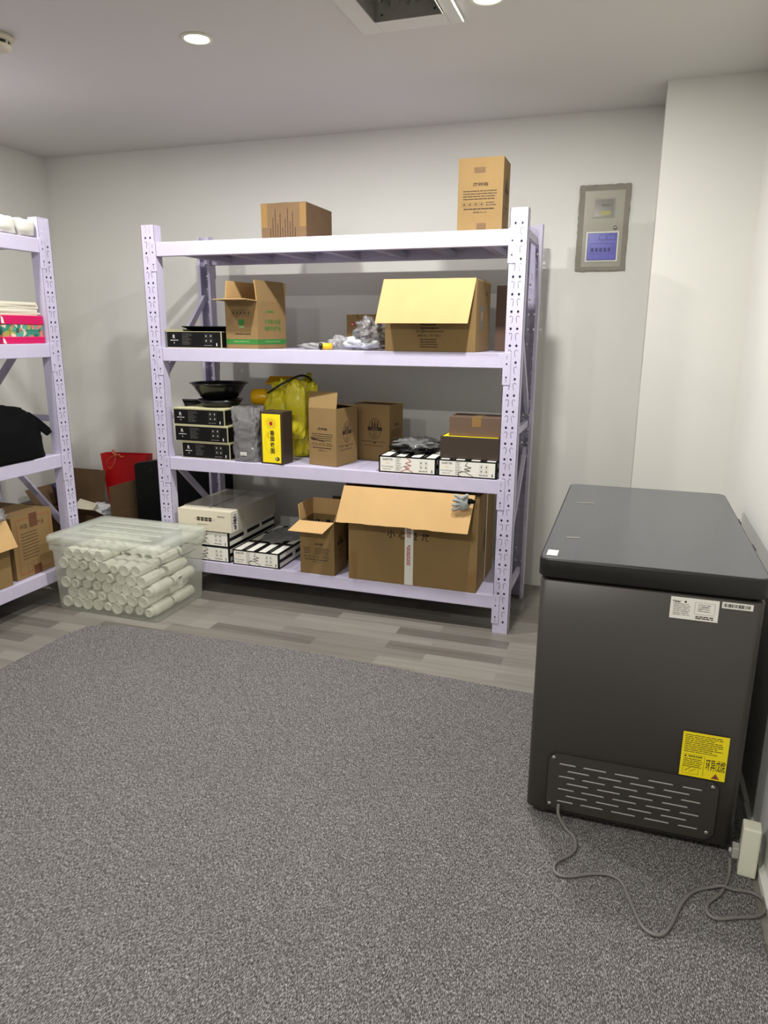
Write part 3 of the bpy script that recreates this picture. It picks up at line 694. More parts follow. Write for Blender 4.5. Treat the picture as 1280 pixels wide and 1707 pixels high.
flap(t, (w/2, d, h), (-w/2, d, h), (0, -1, .10), .09, 'card_dark', 'card_in'); flap(t, (-w/2, 0, h), (w/2, 0, h), (0, 1, .02), .065, 'card_dark', 'card_in')

def striped_box(t, w, d, h, pen='ink', squig=1, plastic=False):
    mb = MB(); mb.box(-w/2, w/2, 0, d, 0, h, 'black_card'); g, s = faces(mb, w, d, h)
    g.rect(-w/2+.008, .006, w/2-.010, h-.006, 'white')
    g.text('CLOUD TOO', -w*.345, h*.80, h*.12, 'ink', w=w*.18, bold=.02, k=2); g.text('ßÇÏ', -w*.345, h*.58, h*.10, 'yellow_deep', w=.02, k=2)
    g.text('Kunxiangyi', -w*.345, h*.36, h*.12, 'ink_grey', w=w*.2, k=2); g.lines(-w*.43, h*.2, w*.17, 1, 1, .002, 'ink_grey', seed=2, k=2)
    g.lines(-w*.20, h*.86, w*.13, 8, h*.10, h*.03, 'ink_grey', seed=5, ragged=.5, k=2)
    for i in range(2):
        for j in range(2):
            x = w*.21+i*w*.085; y = h*(.58-j*.27); g.frame(x, y, x+w*.055, y+h*.22, .0006, 'ink_grey', 2); g.ell(x+w*.027, y+h*.11, w*.01, h*.055, 'ink', 2, 8)
    g.lines(w*.20, h*.17, w*.16, 1, 1, h*.05, 'ink_grey', seed=11, k=2); g.rect(w*.415, h*.12, w*.43, h*.3, 'ink', 2)
    # handwriting
    P = [(0, .93), (.02, .75), (-.01, .62), (.02, .5), (-.02, .42), (.01, .33), (-.03, .12), (-.035, .05)] if squig == 1 else [(.0, .9), (-.01, .7), (.02, .6), (-.015, .5), (.015, .42), (-.04, .3), (-.045, .12), (-.02, .04)]
    for a, b in zip(P, P[1:]): g.line(a[0], a[1]*h, b[0], b[1]*h, .0025, pen, 3)
    g.line(-.01, h*.33, .03, h*.1, .0022, pen, 3)
    # stripes on top and sides
    tp = FR(mb, (0, 0, h), (1,0,0), (0,1,0))
    for k in (-.46, -.20, .06, .32):
        for a, b in ((.004, d*.30), (d*.36, d*.64), (d*.70, d-.006)): tp.rect(w*k, a, w*(k+.145), b, 'white')
    for a in (-.30, .22): tp.rect(w*a+.012, .02, w*a+.016, d*.2, 'ink_grey', 2)
    s.rect(-d/2+.006, h*.62, d/2-.006, h*.90, 'white'); s.rect(-d/2+.006, h*.1, d/2-.006, h*.38, 'white'); s.rect(d*.14, h*.38, d*.2, h*.62, 'white'); s.rect(-d*.2, h*.38, -d*.13, h*.62, 'white')
    mb.build('body', t, bevel=.0008)
gw = 'white and black striped cartons'
t = thing('striped_carton', 'white and black striped carton under the black cutlery, third shelf', 'box', (1.468, .004, z), 0, gw); striped_box(t, .300, .43, .083, 'ink_red')
t = thing('striped_carton', 'white and black striped carton under the dark brown box, third shelf', 'box', (1.771, .004, z), 0, gw); striped_box(t, .292, .43, .083, 'ink', 2)
# dark brown box with yellow top
t = thing('gift_box', 'dark brown box with yellow top lying on the striped carton', 'gift box', (1.772, .035, z+.0842))
w, d, h = .292, .19, .108; MB().box(-w/2, w/2, 0, d, 0, h, 'brown_box').build('body', t, bevel=.002)
mb = MB(); g = FR(mb, (0, 0, h), (1,0,0), (0,1,0)); g.rect(-w/2+.01, .006, w/2-.01, d-.008, 'yellow')
for k in range(4): g.ell(-.04+k*.032, .09, .011, .02, 'ink', 2, 12)
g.ell(.10, .09, .02, .03, 'yellow_deep', 2); mb.build('yellow_panel', t)
t = thing('cardboard_box', 'flat taped brown carton on top of the brown and yellow box', 'cardboard box', (1.795, .06, z+.0842+.1092))
w, d, h = .265, .16, .094; mb = MB(); mb.box(-w/2, w/2, 0, d, 0, h, 'card_brown'); mb.build('body', t, bevel=.002)
mb = MB(); mb.box(-.02, .025, -.0005, d, h+.0002, h+.0006, 'tape'); mb.box(-.02, .025, -.0006, -.0002, h*.5, h+.0006, 'tape'); mb.build('tape', t)
# black cutlery in clear film
t = thing('cutlery_packet', 'pile of black plastic cutlery in clear film on the striped carton', 'packet', (1.455, .20, z+.0842))
rnd = random.Random(9); mb = MB()
for i in range(22):
    a = rnd.uniform(-.5, .5); x, y = rnd.uniform(-.07, .06), rnd.uniform(-.10, .09); zz = .006+.0019*i; L = .055
    mb.bar((x-L*math.cos(a), y-L*math.sin(a), zz), (x+L*math.cos(a), y+L*math.sin(a), zz+rnd.uniform(0, .006)), .014, .004, (0,0,1), 'black_plastic')
mb.blob((0, 0, .018), (.11, .13, .02), 'black_plastic', .3, 8, 3, 30, 12, flat=.001, fine=.2)
mb.build('cutlery', t); MB().blob((.0, .04, .030), (.115, .13, .032), 'clear2', .3, 8, 21, 40, 20, flat=.001, fine=.25).build('clear_film', t)

# bottom shelf --------------------------------------------------------------
z = SH[3]+.001
t = thing('striped_carton', 'lowest striped carton under the cream box, bottom shelf', 'box', (.272, .012, z), 0, gw); striped_box(t, .315, .55, .088)
t = thing('striped_carton', 'upper striped carton directly under the cream box, bottom shelf', 'box', (.272, .012, z+.0892), 0, gw); striped_box(t, .315, .55, .088)
t = thing('striped_carton', 'single striped carton with its striped top exposed, bottom shelf', 'box', (.597, .006, z), 0, gw); striped_box(t, .290, .55, .086, 'ink', 2)
mb = MB(); mb.blob((0, 0, .006), (.11, .17, .006), 'clear', .25, 5, 6, 30, 10, flat=.0005, fine=.1); o = mb.build('plastic_wrapper', None, (.60, .36, z+.087)); tag(o, 'clear crinkled film lying on the single striped carton', 'plastic wrap')
t = thing('cream_carton', 'wide cream carton with a plastic wrap on the striped cartons', 'box', (.282, .004, z+.1784))
w, d, h = .342, .53, .118; mb = MB(); mb.box(-w/2, w/2, 0, d, 0, h, 'cream'); g, s = faces(mb, w, d, h)
for k in range(4): g.rect(-.048+k*.025, h*.48, -.027+k*.025, h*.66, 'ink'); g.line(-.047+k*.025, h*.57, -.028+k*.025, h*.57, .0015, 'cream', 2)
g.ell(-.062, h*.57, .0025, .0025, 'ink', n=8); g.ell(.062, h*.57, .0025, .0025, 'ink', n=8); g.lines(.085, h*.72, .045, 1, 1, .006, 'ink_grey', seed=1); g.lines(-.045, h*.3, .08, 1, 1, .003, 'ink_grey', seed=2)
# round floral crest on the side
s.rect(-d*.5+.005, h*.04, -d*.5+.075, h*.96, 'white')
for k in range(26):
    a = k*2.4; r = .004+.0011*k; s.ell(-d*.5+.042+.7*r*math.cos(a), h*.55+1.25*r*math.sin(a), .0055, .0045, 'ink' if k % 3 else 'ink_grey', 2, 7)
s.text('福', -d*.5+.042, h*.2, .026, 'ink', k=2, bold=.02); s.rect(-d*.26, h*.45, -d*.25, h*.6, 'ink_grey', 2)
tp = FR(mb, (0, 0, h), (1,0,0), (0,1,0)); tp.rect(-.006, .06, .006, d-.01, 'ink_grey'); tp.rect(-.16, .055, .16, .06, 'ink_grey')
mb.build('body', t, bevel=.003)
mb = MB(); mb.box(-w/2-.002, w/2+.002, .07, d+.002, -.0004, h+.004, 'clear2'); mb.build('plastic_wrap', t)

t = thing('cardboard_box', 'narrow open turnover carton with flap folded out, bottom shelf', 'cardboard box', (.97, .004, z))
w, d, h = .198, .175, .292; mb = MB(); carton_body(mb, w, d, h, 'card'); g, s = faces(mb, w, d, h); turnover_print(g, w, h*.9); emblem(s, d, h)
g.poly([(-.04, h*.38), (-.012, h*.36), (-.01, h*.72), (-.035, h*.72)], 'tape', 2); mb.build('body', t, bevel=.001)
flap(t, (-w/2, 0, h), (w/2, 0, h), (0, -.85, -.5), .085, 'card', 'card_in', skew=-.035)
flap(t, (-w/2, d, h), (-w/2, 0, h), (-.08, 0, 1), .088, 'card', 'card_in')
flap(t, (w/2, d, h), (-w/2, d, h), (0, .15, 1), .088, 'card', 'card_in')
flap(t, (w/2, 0, h), (w/2, d, h), (.35, 0, .9), .075, 'card', 'card_in')
for k, (x, y) in enumerate(((.02, .10), (.055, .07), (-.04, .09))): MB().lathe([(0, 0), (.026, 0), (.028, .03), (.028, h-.08), (.012, h-.045), (.012, h-.02), (0, h-.02)], (0,0,0), 'black_plastic', 24).build('bottle', None, (.97+x, .004+y+.01, z+.005)).__setitem__('label', ['dark bottle nearest the middle of the narrow open carton', 'dark bottle at the right in the narrow open carton', 'dark bottle at the left in the narrow open carton'][k])
for o in COL.objects:
    if o.name.startswith('bottle') and o.parent is None: o['category'] = 'bottle'
t = thing('cardboard_box', 'dark brown opened carton behind the narrow carton, bottom shelf', 'cardboard box', (1.035, .30, z))
w, d, h = .20, .22, .34; mb = MB(); carton_body(mb, w, d, h, 'card_dark'); mb.build('body', t, bevel=.001)
flap(t, (w/2, d, h), (-w/2, d, h), (0, .05, 1), .10, 'card_dark', 'card_dark'); flap(t, (-w/2, 0, h), (w/2, 0, h), (0, .3, .5), .03, 'card_dark', 'card_dark')

t = thing('cardboard_box', 'biggest carton, handle-with-care writing and wide pale flap, bottom shelf', 'cardboard box', (1.495, .003, z))
w, d, h = .685, .42, .492; mb = MB(); carton_body(mb, w, d, h, 'card'); g, s = faces(mb, w, d, h)
for ch, xx in zip('小心轻放', (-.108, -.046, .012, .076)): g.text(ch, xx, h*.540, .042, 'ink', bold=.022)
g.rect(-w/2, .0, -w/2+.045, h*.3, 'tape'); g.rect(w/2-.05, 0, w/2, h*.2, 'tape'); g.rect(-.028, 0, -.0, h*.24, 'tape')
s.text('小心轻放', .0, h*.5, .2, 'ink', w=.035, bold=.0) if False else s.lines(-.05, h*.35, .12, 3, .012, .006, 'ink', seed=5, vert=True)
s.poly([(-.01, 0), (.008, 0), (.012, h), (-.012, h)], 'white', 2)
mb.build('body', t, bevel=.0015)
mb = MB(); g = FR(mb, (0, -.0004, 0), (1,0,0), (0,0,1)); g.rect(-.034, .002, .012, h*.68, 'white', 2)
g.lines(-.022, h*.22, .11, 3, .007, .004, 'ink_red', seed=5, vert=True, k=3); g.lines(-.022, h*.52, .09, 3, .007, .004, 'ink_red', seed=6, vert=True, k=3); mb.build('printed_tape', t)
# ragged front flap
a0, a1 = Vector((-w/2-.020, -.003, h+.010)), Vector((w/2-.020, -.003, h+.010)); dr = Vector((0, -.48, -.88)).normalized()
P = [a0, a1]; rnd = random.Random(5)
for i in range(21):
    q = 1-i/20; L = .196+rnd.uniform(-.002, .002)-(.004 if i in (9, 10) else 0); P.append(a0.lerp(a1, q)+dr*L+Vector((-.012, 0, 0)))
mb = MB(); mb.slab(P, .0045, 'card', 'card_in'); 
nrm = (P[1]-P[0]).cross(P[2]-P[1]).normalized()
gg = FR(mb, a0, (1,0,0), -dr, .0005)
for xx in (.36, .355): gg.line(xx, -.005, xx-.004, -.19, .0012, 'card', 1)
gg.line(.19, -.0, .185, -.19, .001, 'card', 1); gg.line(.01, -.085, .66, -.09, .001, 'card', 1)
for k in range(9): gg.line(.05+.072*k, -.004, .047+.072*k, -.188, .0012, 'card', 1)
f = mb.build('flap', t); f['label'] = 'wide pale ragged flap hanging over the front'
flap(t, (w/2, 0, h), (w/2, d, h), (-1, 0, .01), .2, 'card_dark', 'card_in'); flap(t, (-w/2, d, h), (-w/2, 0, h), (1, 0, .01), .2, 'card_dark', 'card_in')
# glove hanging over the flap edge and the beam (palm right, fingers to the left)
t = thing('work_glove', 'grey knitted glove hanging over the biggest carton flap', 'glove', (1.768, -.062, .672))
mb = MB(); mb.blob((.004, 0, .0), (.032, .015, .036), 'grey_cloth', .15, 5, 3, 28, 20, fine=.12)
for p in ([(-.005, -.004, .020), (-.025, -.006, .034), (-.040, -.002, .036)], [(-.01, -.004, .008), (-.03, -.010, .014), (-.046, -.004, .012)], [(-.012, -.004, -.006), (-.032, -.010, -.008), (-.050, -.004, -.014)], [(-.010, -.002, -.018), (-.030, -.006, -.030), (-.052, 0, -.036)]):
    mb.tube(spline(p, 4), [.0095, .0095, .0092, .009, .009, .0088, .0082, .0072, .004], 'grey_cloth', 10)
mb.tube(spline([(.004, -.006, .022), (.014, -.010, .036), (.030, -.008, .044)], 4), [.010, .010, .0098, .0095, .009, .0088, .0082, .007, .004], 'grey_cloth', 10)
mb.build('glove_body', t)
MB().tube([(.028, 0, .010), (.044, 0, .012), (.062, .0, .008)], [.014, .012, .007], 'black_cloth', 12).build('cuff', t)

# ------------------------------------------------------------------ left rack contents
zl = [v+.001 for v in LS]
# white packs on top
def tissue(x, y, w, label):
    t = thing('tissue_pack', label, 'tissue pack', (x, y, zl[0]), 0, 'white packs on top of the left rack')
    mb = MB().blob((0, 0, .042), (.11, w/2, .044), 'white', .05, 5, w*100, 30, 22, e=.35, flat=.001, fine=.03); mb.build('pack', t)
    MB().blob((0, 0, .0425), (.111, w/2+.0008, .0445), 'clear2', .05, 5, w*100, 30, 22, e=.35, flat=.001, fine=.05).build('wrap', t)
tissue(-.53, -.334, .112, 'white wrapped pack on the left rack beside its upright'); tissue(-.53, -.454, .114, 'white wrapped pack on the left rack at the photo edge')
# pink floral storage box
t = thing('storage_box', 'magenta storage box with floral sides on the left rack', 'storage box', (-.430, -.280, zl[1]), PI/2)
# local: x along +Y world, y = -X world (depth); box spans local x -.25..0
w = .275
mb = MB(); mb.box(-w, -.002, 0, .25, 0, .034, 'pink'); mb.build('base_tray', t, bevel=.003)
mb = MB(); mb.box(-w+.008, -.008, .006, .245, .034, .094, 'floral'); g = FR(mb, (0, .006, 0), (1,0,0), (0,0,1)); g.line(-w+.05, .034, -w+.05, .094, .0015, 'ink_green', 2); g.line(-w+.008, .064, -.008, .064, .0012, 'ink_green', 2)
mb.build('floral_body', t)
mb = MB(); mb.box(-w, -.002, 0, .25, .094, .138, 'pink'); mb.build('lid', t, bevel=.003)
g = MB(); q = FR(g, (0, 0, 0), (1,0,0), (0,0,1)); q.poly([(-w, .005), (-w+.02, .0), (-w+.012, .02), (-w, .03)], 'white'); q.poly([(-w, .10), (-w+.018, .098), (-w+.012, .125), (-w, .135)], 'white'); g.build('white_corner', t)
rnd = random.Random(12)
bk = None; zz = zl[1]+.1385
names = ['bottom booklet', 'second booklet from the bottom', 'third booklet from the bottom', 'fourth booklet from the bottom', 'fifth booklet from the bottom', 'sixth booklet from the bottom', 'seventh booklet from the bottom', 'top booklet']
for i in range(8):
    th = (.006, .009, .007, .011, .006, .009, .007, .008)[i]
    mb = MB(); mb.box(-.26, 0, 0, .17, .0, th*.18, 'white'); mb.box(-.259, -.001, .001, .169, th*.18, th*.82, 'cream'); mb.box(-.26, 0, 0, .17, th*.82, th, 'white')
    o = mb.build('booklet', None, (-.438-rnd.uniform(0, .012), -.288-rnd.uniform(0, .022), zz)); o.rotation_euler = (0, 0, PI/2+rnd.uniform(-.05, .05))
    tag(o, names[i]+' in the pile on the magenta storage box', 'booklet', 'pile of pale booklets'); zz += th+.0004
# black cloth bag, slumped over the front edge of shelf three
t = thing('cloth_bag', 'black cloth bag slumped on the third level of the left rack', 'bag', (-.56, -.64, zl[2]))
V = []; F = []; mb = MB(); nu, nv = 46, 26
def prof(y):      # half width of top (z) along y: low at the right end
    return 0
for j in range(nv+1):
    q = j/nv
    for i in range(nu):
        a = 2*PI*i/nu; f = lambda v, e=.55: math.copysign(abs(v)**e, v)
        cy = math.sin(a); cx = math.cos(a)
        yy = f(cy)*(.330-.085*q**.8); hgt = .295-.065*max(0, cy)*q
        xx = f(cx)*(.150-.07*q**2)
        wr = .014*noise.noise(Vector((cx*3, yy*16, q*4)))+.008*noise.noise(Vector((cx*8, yy*40, q*11)))
        V.append((xx*(1+wr*6), yy+wr*.8, .002+hgt*math.sin(q*PI/2)**.9+wr*.4*q))
for j in range(nv):
    for i in range(nu): F.append((j*nu+i, j*nu+(i+1) % nu, (j+1)*nu+(i+1) % nu, (j+1)*nu+i))
F.append(tuple(reversed(range(nu)))); F.append(tuple(range(nv*nu, nv*nu+nu)))
mb.add(V, F, 'black_cloth', True); mb.build('bag_body', t)
mb = MB(); mb.slab([(.08, .235, .235), (.09, .28, .20), (.105, .335, .145), (.11, .345, .12), (.11, .315, .105), (.10, .27, .145), (.09, .24, .175)], .012, 'black_cloth'); mb.build('strap', t, bevel=.004)
MB().tube(spline([(.095, .06, .245), (.118, .11, .225), (.132, .135, .19), (.138, .12, .15)]), .0022, 'ink_grey').build('zip', t)
# carton on the bottom level
t = thing('cardboard_box', 'carton with red framed writing and brown tape, left rack bottom level', 'cardboard box', (-.455, -.485, zl[3]), PI/2+R(2))
w, d, h = .285, .36, .335; mb = MB(); mb.box(-w/2, w/2, 0, d, 0, h, 'card'); g, s = faces(mb, w, d, h)
g.frame(-w/2+.03, .02, w/2-.02, h-.02, .0022, 'ink_red'); g.text('中国', -w*.22, h*.82, .024, 'ink', bold=.0); g.text('产业', w*.2, h*.82, .024, 'ink', bold=.0)
g.lines(-w*.3, h*.70, w*.45, 9, .017, .0035, 'ink', seed=5, ragged=.2); g.frame(-w*.22, h*.08, -w*.12, h*.2, .001, 'ink'); g.frame(-w*.08, h*.1, w*.02, h*.22, .001, 'ink')
mb.build('body', t, bevel=.003)
mb = MB(); g = FR(mb, (0, -.0002, 0), (1,0,0), (0,0,1)); g.rect(-.02, h*.78, .035, h, 'tape_dark', 2); mb.build('tape', t)
mb = MB(); FR(mb, (0, -.0002, 0), (1,0,0), (0,0,1)).rect(-.02, 0, .035, h*.15, 'tape_dark', 2); mb.build('tape', t)
t = thing('cardboard_box', 'open carton with pale flap at the left photo edge, left rack bottom level', 'cardboard box', (-.430, -.845, zl[3]), PI/2)
w, d, h = .34, .30, .342; mb = MB(); carton_body(mb, w, d, h, 'card'); mb.build('body', t, bevel=.001)
flap(t, (-w/2, 0, h), (w/2, 0, h), (0, -.38, -.9), .145, 'card', 'card_in'); flap(t, (w/2, d, h), (-w/2, d, h), (0, .3, .6), .1, 'card', 'card_in')
mb = MB().blob((.12, .05, h+.012), (.07, .06, .05), 'clear', .4, 7, 4, 30, 20, fine=.2); mb.build('clear_film', t)

# ------------------------------------------------------------------ floor corner behind the tub
t = thing('cardboard_box', 'brown open carton with raised flaps on the floor in the corner', 'cardboard box', (-.82, .20, .0005))
w, d, h = .55, .30, .33; mb = MB(); carton_body(mb, w, d, h, 'card_dark', 'card_dark'); mb.build('body', t, bevel=.0015)
flap(t, (.0, d, h), (-w/2, d, h), (0, .22, 1), .225, 'card_dark', 'card_dark'); flap(t, (-w/2, d, h), (-w/2, 0, h), (-.5, 0, .7), .15, 'card_dark', 'card_dark')
flap(t, (w/2-.001, .04, h), (w/2-.001, d, h), (.0, 0, 1), .185, 'card_dark', 'card_dark'); flap(t, (-w/2, 0, h), (w/2, 0, h), (0, -.8, .5), .13, 'card_dark', 'card_dark')
MB().blob((.04, .16, h-.03), (.13, .09, .06), 'bag_white', .4, 6, 3, 34, 20, fine=.15).build('white_packing', t)
o = MB().box(-.11, .11, -.03, .03, 0, .17, 'navy').build('navy_box', None, (-.99, .36, .30), bevel=.003); o.rotation_euler = (R(14), R(14), R(-24)); tag(o, 'navy blue box leaning in the corner carton', 'box')
mb = MB()
for i in range(5): mb.box(-.06, .06, -.04, .04, i*.012, i*.012+.010, 'white' if i % 2 else 'cream')
o = mb.build('paper_bundle', None, (-.76, .27, .335)); o.rotation_euler = (R(34), R(14), R(10)); tag(o, 'bundle of white papers leaning beside the navy box', 'papers')
# red gift bag with ribbon
t = thing('gift_bag', 'red paper gift bag with copper ribbon against the back wall', 'gift bag', (-.70, .62, .0005))
wt, wb, dt, h = .185, .115, .035, .655
mb = MB(); b = [(-wb, -.05), (wb, -.05), (wb, .05), (-wb, .05)]; tp = [(-wt, -dt), (wt, -dt), (wt, dt), (-wt, dt)]
zb = .17
mb.add([(x, y, 0) for x, y in b]+[(x*1.0, y, zb) for x, y in b]+[(x, y, h+(.012 if x > 0 else 0)) for x, y in tp], [(0,1,5,4),(1,2,6,5),(2,3,7,6),(3,0,4,7),(4,5,9,8),(5,6,10,9),(6,7,11,10),(7,4,8,11),(3,2,1,0)], 'red_bag'); mb.build('bag_body', t)
mb = MB(); r = [(-.05, -.05, .655), (-.07, -.055, .675), (-.055, -.055, .69), (-.04, -.05, .655), (-.02, -.05, .66), (.0, -.056, .645), (.02, -.05, .65)]
mb.tube(spline(r), .004, 'ribbon', 6); mb.tube(spline([(-.045, -.05, .655), (-.06, -.056, .60), (-.09, -.058, .56), (-.11, -.056, .575)]), .0025, 'ribbon', 6); mb.tube(spline([(-.045, -.05, .655), (-.10, -.056, .63), (-.12, -.058, .585)]), .002, 'ribbon', 6); mb.build('ribbon', t)
# black wrapped panel
P0, P1 = Vector((-.475, .405)), Vector((.065, .695)); an = math.atan2(P1.y-P0.y, P1.x-P0.x)
t = thing('wrapped_panel', 'large glossy black wrapped panel leaning behind the back rack', 'panel', (P0.x, P0.y, .0005), an)
L = (P1-P0).length; mb = MB(); mb.slab([(0, 0, 0), (L, 0, 0), (L, .0, .63), (.25, 0, .672), (.02, 0, .645), (0, 0, .635)], .04, 'specks')
mb.build('body', t, bevel=.006)
mb = MB(); g = FR(mb, (0, 0, 0), (1,0,0), (0,0,1)); g.line(.155, .50, .185, .485, .004, 'white', 2); g.line(.165, .515, .178, .47, .003, 'white', 2); mb.build('white_mark', t)

# ------------------------------------------------------------------ clear storage tub with white bottles
TX0, TX1, TY0, TY1 = -.354, .274, -.462, -.035
t = thing('storage_tub', 'big translucent plastic tub full of white bottles on the floor', 'storage tub', ((TX0+TX1)/2, (TY0+TY1)/2, .0005))
hw, hd = (TX1-TX0)/2, (TY1-TY0)/2
def rr(hw, hd, r, z, n=6):
    P = []
    for cx, cy, a0 in ((hw-r, hd-r, 0), (-hw+r, hd-r, PI/2), (-hw+r, -hd+r, PI), (hw-r, -hd+r, 3*PI/2)):
        for k in range(n+1): a = a0+PI/2*k/n; P.append((cx+r*math.cos(a), cy+r*math.sin(a), z))
    return P
def loft(mb, loops, m, cap0=True, cap1=False, smooth=True):
    n = len(loops[0]); V = [p for L in loops for p in L]; F = []
    for j in range(len(loops)-1):
        for i in range(n): F.append((j*n+i, j*n+(i+1) % n, (j+1)*n+(i+1) % n, (j+1)*n+i))
    if cap0: F.append(tuple(reversed(range(n))))
    if cap1: F.append(tuple(range((len(loops)-1)*n, len(loops)*n)))
    mb.add(V, F, m, smooth); return mb
mb = MB(); loft(mb, [rr(hw, hd, .03, .0), rr(hw+.004, hd+.004, .032, .01), rr(hw+.022, hd+.008, .035, .33), rr(hw+.034, hd+.018, .035, .332), rr(hw+.034, hd+.018, .035, .36)], 'tub')
mb.build('tub_body', t)
mb = MB(); loft(mb, [rr(hw+.040, hd+.024, .04, .372), rr(hw+.042, hd+.026, .04, .376), rr(hw+.040, hd+.024, .038, .404), rr(hw+.030, hd+.014, .034, .412), rr(hw-.03, hd-.04, .03, .412), rr(hw-.04, hd-.05, .025, .405)], 'tub_lid', cap0=False, cap1=True)
b = mb.build('lid', t)
mb = MB()
for k in range(4): y = -hd+.075+k*.085; mb.box(-hw+.07, hw-.07, y, y+.022, .4055, .4115, 'tub_lid')
mb.build('lid_ribs', b, bevel=.003)
for sx in (1,):
    mb = MB(); mb.tube(spline([(sx*(hw+.042), -.06, .36), (sx*(hw+.052), -.055, .325), (sx*(hw+.056), .0, .32), (sx*(hw+.052), .075, .325), (sx*(hw+.042), .08, .36)]), .0035, 'steel' if sx > 0 else 'tub', 8); hnd = mb.build('handle', t)
mb = MB(); mb.box(-hw-.045, -hw-.03, -.12, -.04, .29, .345, 'tub'); mb.build('clip', t, bevel=.003)
g = MB(); q = FR(g, (hw+.0125, 0, 0), (0,1,0), (0,0,1)); q.rect(-.03, .13, .0, .19, 'white'); q.rect(-.03, .183, .0, .19, 'black_card', 2); q.lines(-.025, .17, .02, 4, .01, .003, 'ink_grey', seed=2, k=2); g.build('side_label', t)
# bottles
proto = None; rnd = random.Random(21); lab = 'white plastic bottle lying on its side inside the translucent tub'
rows = 5; cnt = 0
for r_ in range(2):
    for j in range(rows+1):
        nx = 10 if j % 2 == 0 else 9
        for i in range(nx):
            if (j == 5 and i > 3) or (j == 4 and i > 7): continue
            x = TX0+.038+i*.0652+(.0326 if j % 2 else 0); zz = .037+j*.0548
            if x > TX1-.036: continue
            rr_ = .0285; L = .185; y = TY0+.014+rnd.uniform(0, .014)+r_*.205
            if proto is None:
                proto = thing('bottle', lab, 'bottle', (0,0,0), 0, 'white bottles in the tub')
                MB().lathe([(0, .002), (.024, .002), (.026, 0), (.030, .0), (.0312, .003), (.0312, .13), (.029, .14), (.02, .15)], (0,0,0), 'bottle', 20, 'y').build('body', proto)
                MB().lathe([(.0225, .150), (.0240, .152), (.0240, .178), (.021, .181), (.016, .181), (.016, .178), (0, .178)], (0,0,0), 'bottle', 20, 'y').build('cap', proto)
                o = proto
            else: o = copy_thing(proto)
            flip = rnd.random() < .34
            o.location = (x, y+(.181 if flip else 0), zz); o.rotation_euler = (0, 0, PI if flip else 0); cnt += 1

# ------------------------------------------------------------------ chest freezer
FX0, FX1, FY0, FY1 = 2.286, 2.874, -1.370, -.285
t = thing('chest_freezer', 'dark graphite chest freezer against the right wall', 'chest freezer', ((FX0+FX1)/2, (FY0+FY1)/2, 0))
cx, cy = (FX0+FX1)/2, (FY0+FY1)/2; a, b = (FX1-FX0)/2, (FY1-FY0)/2
mb = MB(); loft(mb, [rr(a-.006, b-.006, .022, .03), rr(a, b, .024, .036), rr(a, b, .024, .779), rr(a-.004, b-.004, .02, .782)], 'frz', True, True); mb.build('cabinet', t)
for sx in (-1, 1):
    for sy in (-1, 1): MB().lathe([(.022, .0065), (.022, .02), (.016, .031)], (sx*(a-.06), sy*(b-.06), 0), 'frz_dark', 16).build('foot', t)
mb = MB(); loft(mb, [rr(a-.012, b-.012, .02, .7825), rr(a-.012, b-.012, .02, .791)], 'frz_dark', True, True); mb.build('gasket', t)
mb = MB(); loft(mb, [rr(a+.003, b+.003, .03, .792), rr(a+.006, b+.006, .03, .796), rr(a+.006, b+.006, .03, .842), rr(a+.004, b+.004, .028, .8475), rr(a+.001, b+.001, .026, .849)], 'frz_lid', True, True); lid = mb.build('lid', t)
mb = MB(); loft(mb, [rr(a+.0005, b+.0005, .026, .8491), rr(a-.001, b-.001, .025, .8497)], 'frz_top', True, True, False); mb.build('lid_top_reflection', lid)  # thin added sheet that carries the painted reflection on the lid
mb = MB(); FR(mb, (-a, -b, .850), (1,0,0), (0,1,0), .0005).rect(.012, .02, .042, .075, 'white'); mb.build('white_tag', lid)
mb = MB(); q = FR(mb, (-a, -b, .850), (1,0,0), (0,1,0), .0003); q.poly([(.05, .22), (.09, .23), (.095, .245), (.05, .235)], 'ink_grey'); q.poly([(.04, .72), (.11, .73), (.11, .745), (.04, .735)], 'ink_grey'); mb.build('tape_residue', lid)
for yy in (.22, -.12): MB().box(a+.008, a+.026, yy-.03, yy+.03, .74, .822, 'frz_dark').build('hinge', t, bevel=.004)
fy = -b   # front end panel (towards the camera)
t0 = Vector((-cx, 0, 0))
g = MB(); x0, x1, z0, z1 = 2.345-cx, 2.822-cx, .044, .238
loopA = [(x0+.02, z0), (x1-.02, z0), (x1, z0+.02), (x1, z1-.02), (x1-.02, z1), (x0+.02, z1), (x0, z1-.02), (x0, z0+.02)]
g.slab([(x, fy-.004, z) for x, z in loopA], .004, 'frz'); gr = g.build('grille_plate', t, bevel=.0012)
g = MB(); q = FR(g, (0, fy-.0042, 0), (1,0,0), (0,0,1)); 
for i in range(8): pA, pB = loopA[i], loopA[(i+1) % 8]; q.line(pA[0]*1.0, pA[1], pB[0], pB[1], .0022, 'frz_dark', .5)
g.build('grille_edge', gr)
k = (x1-x0)/912
odd = [(192,285),(325,452),(497,628),(677,808),(855,955)]; even = [(240,362),(410,537),(583,713),(760,895)]
for r_ in range(7):
    for xa, xb in (odd if r_ % 2 == 0 else even):
        if r_ > 2 and r_ % 2 == 0 and False: continue
        zc = .203-r_*.0213; xa_, xb_ = x0+(xa-128)*k, x0+(xb-128)*k
        g = MB(); g.slab([(xa_, fy-.0045, zc-.0026), (xb_, fy-.0045, zc-.0026), (xb_-.002, fy-.0075, zc+.0022), (xa_+.002, fy-.0075, zc+.0022)], .0015, 'slot'); g.build('slot', gr)
